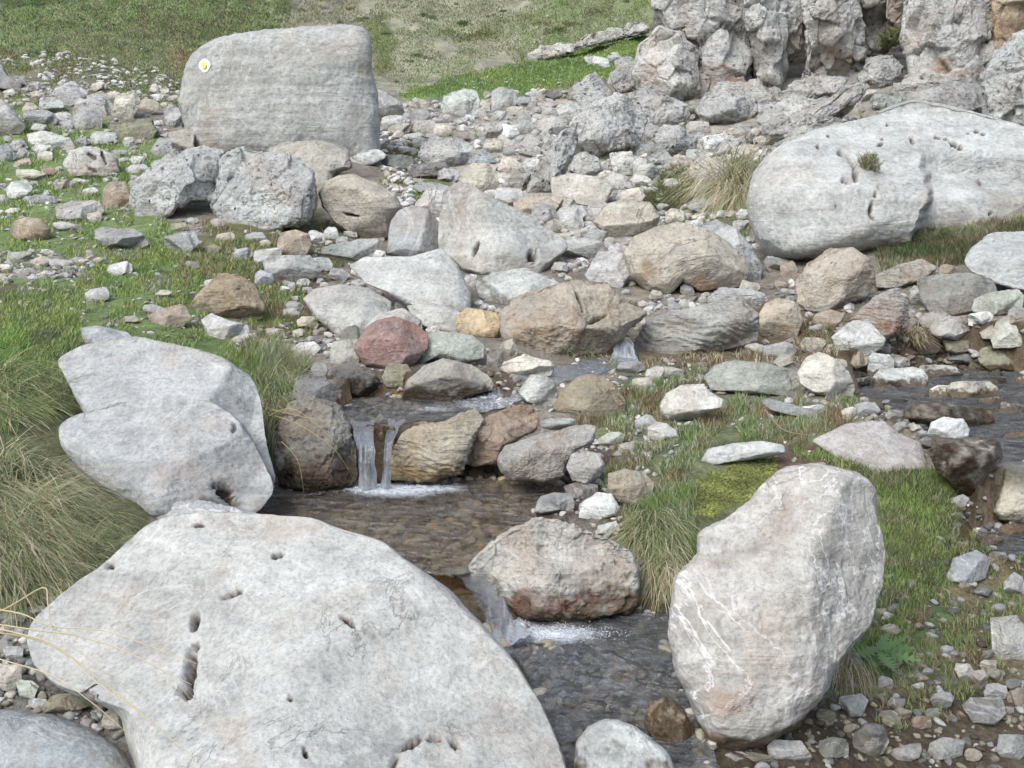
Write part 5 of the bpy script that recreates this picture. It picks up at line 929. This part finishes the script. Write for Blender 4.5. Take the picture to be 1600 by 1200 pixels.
# long straw blades arching over the foreground boulder, each its own stalk
def tube(name, pts_, r, m, parent=None, col=(.45,.38,.2)):
    P = np.array(pts_, float); n0 = len(P); s = np.linspace(0, n0 - 1, 26)
    cs = []                                    # Catmull-Rom through the points
    for v in s:
        i = min(int(v), n0 - 2); f = v - i; p0, p1, p2, p3 = P[max(i - 1, 0)], P[i], P[i + 1], P[min(i + 2, n0 - 1)]
        cs.append(.5 * (2 * p1 + (p2 - p0) * f + (2 * p0 - 5 * p1 + 4 * p2 - p3) * f * f + (3 * p1 - p0 - 3 * p2 + p3) * f ** 3))
    C = np.array(cs); V = []
    for k in range(26):
        t_ = C[min(k + 1, 25)] - C[max(k - 1, 0)]; t_ /= np.linalg.norm(t_) + 1e-9; a = np.cross(t_, [0, .3, 1]); a /= np.linalg.norm(a) + 1e-9; b = np.cross(t_, a); rr = r * (1 - .8 * k / 25)
        for j in range(5): V.append(C[k] + rr * (math.cos(j * 1.2566) * a + math.sin(j * 1.2566) * b))
    Fc = np.array([[k * 5 + j, k * 5 + (j + 1) % 5, k * 5 + 5 + (j + 1) % 5, k * 5 + 5 + j] for k in range(25) for j in range(5)])
    return mesh(name, V, Fc, M['grass'], parent, None, True, None, dict(gcol=np.tile(col, (len(V), 1))))
STR = [("dry straw stalk arching lowest across the left end of the foreground boulder", [(-40,1015,1.8),(0,1030,1.7),(80,1055,1.6),(140,1095,1.52),(195,1142,1.48)]),
 ("longest dry straw stalk reaching down the foreground boulder to the bottom edge", [(-40,975,1.8),(30,990,1.65),(90,1010,1.55),(150,1065,1.46),(220,1115,1.4),(280,1165,1.35),(320,1195,1.33)]),
 ("dry straw stalk curving to end over the dark slit of the foreground boulder", [(-40,970,1.85),(60,985,1.7),(120,993,1.6),(190,1015,1.52),(250,1045,1.48),(300,1070,1.45)]),
 ("pale thin straw stalk highest across the foreground boulder", [(-40,948,1.85),(30,958,1.72),(80,978,1.62),(160,985,1.56),(230,1008,1.5),(310,1038,1.47)]),
 ("bent straw stalk looping over the left tip of the foreground boulder", [(-20,965,1.85),(20,945,1.75),(68,918,1.68),(75,945,1.64),(85,990,1.6),(140,1030,1.55),(220,1100,1.5)]),
 ("fine straw stalk lying between the longest and the lowest stalks", [(-40,985,1.8),(40,995,1.66),(100,1020,1.56),(180,1080,1.48),(240,1130,1.42),(290,1180,1.38)])]
for lab, q in STR: tag(tube("straw_stalk", [pt(a, b, c * .93) for a, b, c in q], .0018, None, col=(.62,.55,.37)), lab, "grass stalk", "straw stalks over the foreground boulder")
ST2 = [[(430,650,3.15),(470,665,3.0),(520,700,2.95),(545,735,2.95)], [(425,640,3.2),(490,655,3.1),(540,660,3.05)], [(440,690,3.1),(465,720,3.0),(475,770,2.95)], [(420,650,3.15),(460,640,3.05),(520,690,2.98),(510,735,2.95)],
       [(470,560,4.4),(500,590,4.2),(560,605,4.1)], [(480,545,4.5),(500,575,4.3),(520,600,4.2)]]
for k, q in enumerate(ST2): tag(tube("straw_stalk", [pt(a, b, c) for a, b, c in q], .0022, None, col=(.42,.35,.18)), ["straw stalk ending lowest beside the waterfall", "straw stalk lying level over the dark cascade boulder", "straw stalk dangling towards the middle pool", "straw stalk looped over the dark cascade boulder", "straw stalk over the dark shore rock", "short straw stalk at the turf edge behind the dark shore rock"][k], "grass stalk")
for k, (lab, q, r) in enumerate([("weathered forked dead twig at the foot of the veined boulder", [(1340,1020,2.1),(1325,1070,2.0),(1290,1115,1.95),(1250,1145,1.9)], .006), ("thin dead twig lying on the brown turf at the lower right", [(1390,1095,1.95),(1410,1108,1.93),(1445,1118,1.92)], .003),
    ("dry stem arching over the gravel at the lower right", [(1350,1050,2.1),(1370,1075,2.05),(1390,1100,2.0)], .003), ("bare stem on the turf behind the white slab", [(1195,640,3.7),(1225,672,3.5),(1270,680,3.4)], .004), ("upright dry stem on the turf left of the white slab", [(1010,720,3.1),(1011,690,3.1),(1010,665,3.1)], .0022)]):
    tag(tube("dead_twig", [pt(a, b, c) for a, b, c in q], r, None, col=(.33,.26,.2)), lab, "twig")
# thistle rosette with jagged leaves
def thistle(cx, cy, Y):
    e = bpy.data.objects.new("thistle_plant", None); SC.collection.objects.link(e); base = pt(cx, cy, Y); e.location = base.tolist(); tag(e, "green thistle with jagged leaves right of the veined boulder", "plant")
    rg_ = np.random.default_rng(4)
    for ex, ey, dy in [(1418, 990, -.06), (1325, 1020, -.05), (1440, 1030, -.03), (1345, 1062, -.08), (1390, 985, .04), (1430, 1010, .02), (1400, 1045, -.1)]:
        tip = pt(ex, ey, Y + dy) - base; L = np.linalg.norm(tip); ax = tip / L; sd = np.cross(ax, [0, -.5, .9]); sd /= np.linalg.norm(sd); up_ = np.cross(sd, ax); V = []; nn = 15
        for k in range(nn):
            f = k / (nn - 1); c = ax * L * f + up_ * .25 * L * math.sin(f * 2.6) * -.4; wdt = L * .2 * math.sin(math.pi * min(f * .92 + .08, 1)) * (1.15 if k % 2 else .3); sh = ax * (L * .05 if k % 2 else 0)
            V += [c - sd * wdt + sh + up_ * wdt * .3, c, c + sd * wdt + sh + up_ * wdt * .3]
        Fc = np.array([[3 * k + j, 3 * k + j + 1, 3 * k + j + 4, 3 * k + j + 3] for k in range(nn - 1) for j in (0, 1)]); mesh("leaf", V, Fc, M['grass'], e, None, False, None, dict(gcol=np.tile(np.array([.13,.22,.09]) * rg_.uniform(.8, 1.2), (len(V), 1))))
thistle(1372, 1015, 2.08)
# moss cushions
def moss(label, poly, col, h):
    rg_ = np.random.default_rng(int(poly[0][0])); P = ground_pts(poly, 2600, rg_, keep=True); D, Fc = ico(1); VV, FF, CC = [], [], []; nv = 0
    for p in P:
        s = rg_.uniform(1.2, 3.4) * p[1] / F; VV.append(D * np.array([s, s, s * h]) * (1 + .25 * rg_.normal(size=(len(D), 1))) + p); FF.append(Fc + nv); nv += len(D); CC.append(np.tile(np.array(col) * rg_.uniform(.5, 1.35) * (1 + .5 * float(perlin(p[None] * 9)[0])), (len(D), 1)))
    tag(mesh("moss", np.vstack(VV), np.vstack(FF), M['moss'], None, None, True, None, dict(gcol=np.vstack(CC))), label, "moss", kind="stuff")
moss("bright yellow green moss patch left of the veined boulder", [(1040,800),(1090,755),(1150,725),(1215,712),(1215,740),(1160,790),(1100,810)], (.17,.19,.055), .7)
moss("yellow green moss on the turf right of the veined boulder", [(1370,745),(1450,745),(1480,790),(1400,800)], (.13,.16,.05), .6)
moss("emerald moss cushion at the left edge", [(0,505),(45,510),(50,560),(0,570)], (.08,.20,.03), .6)
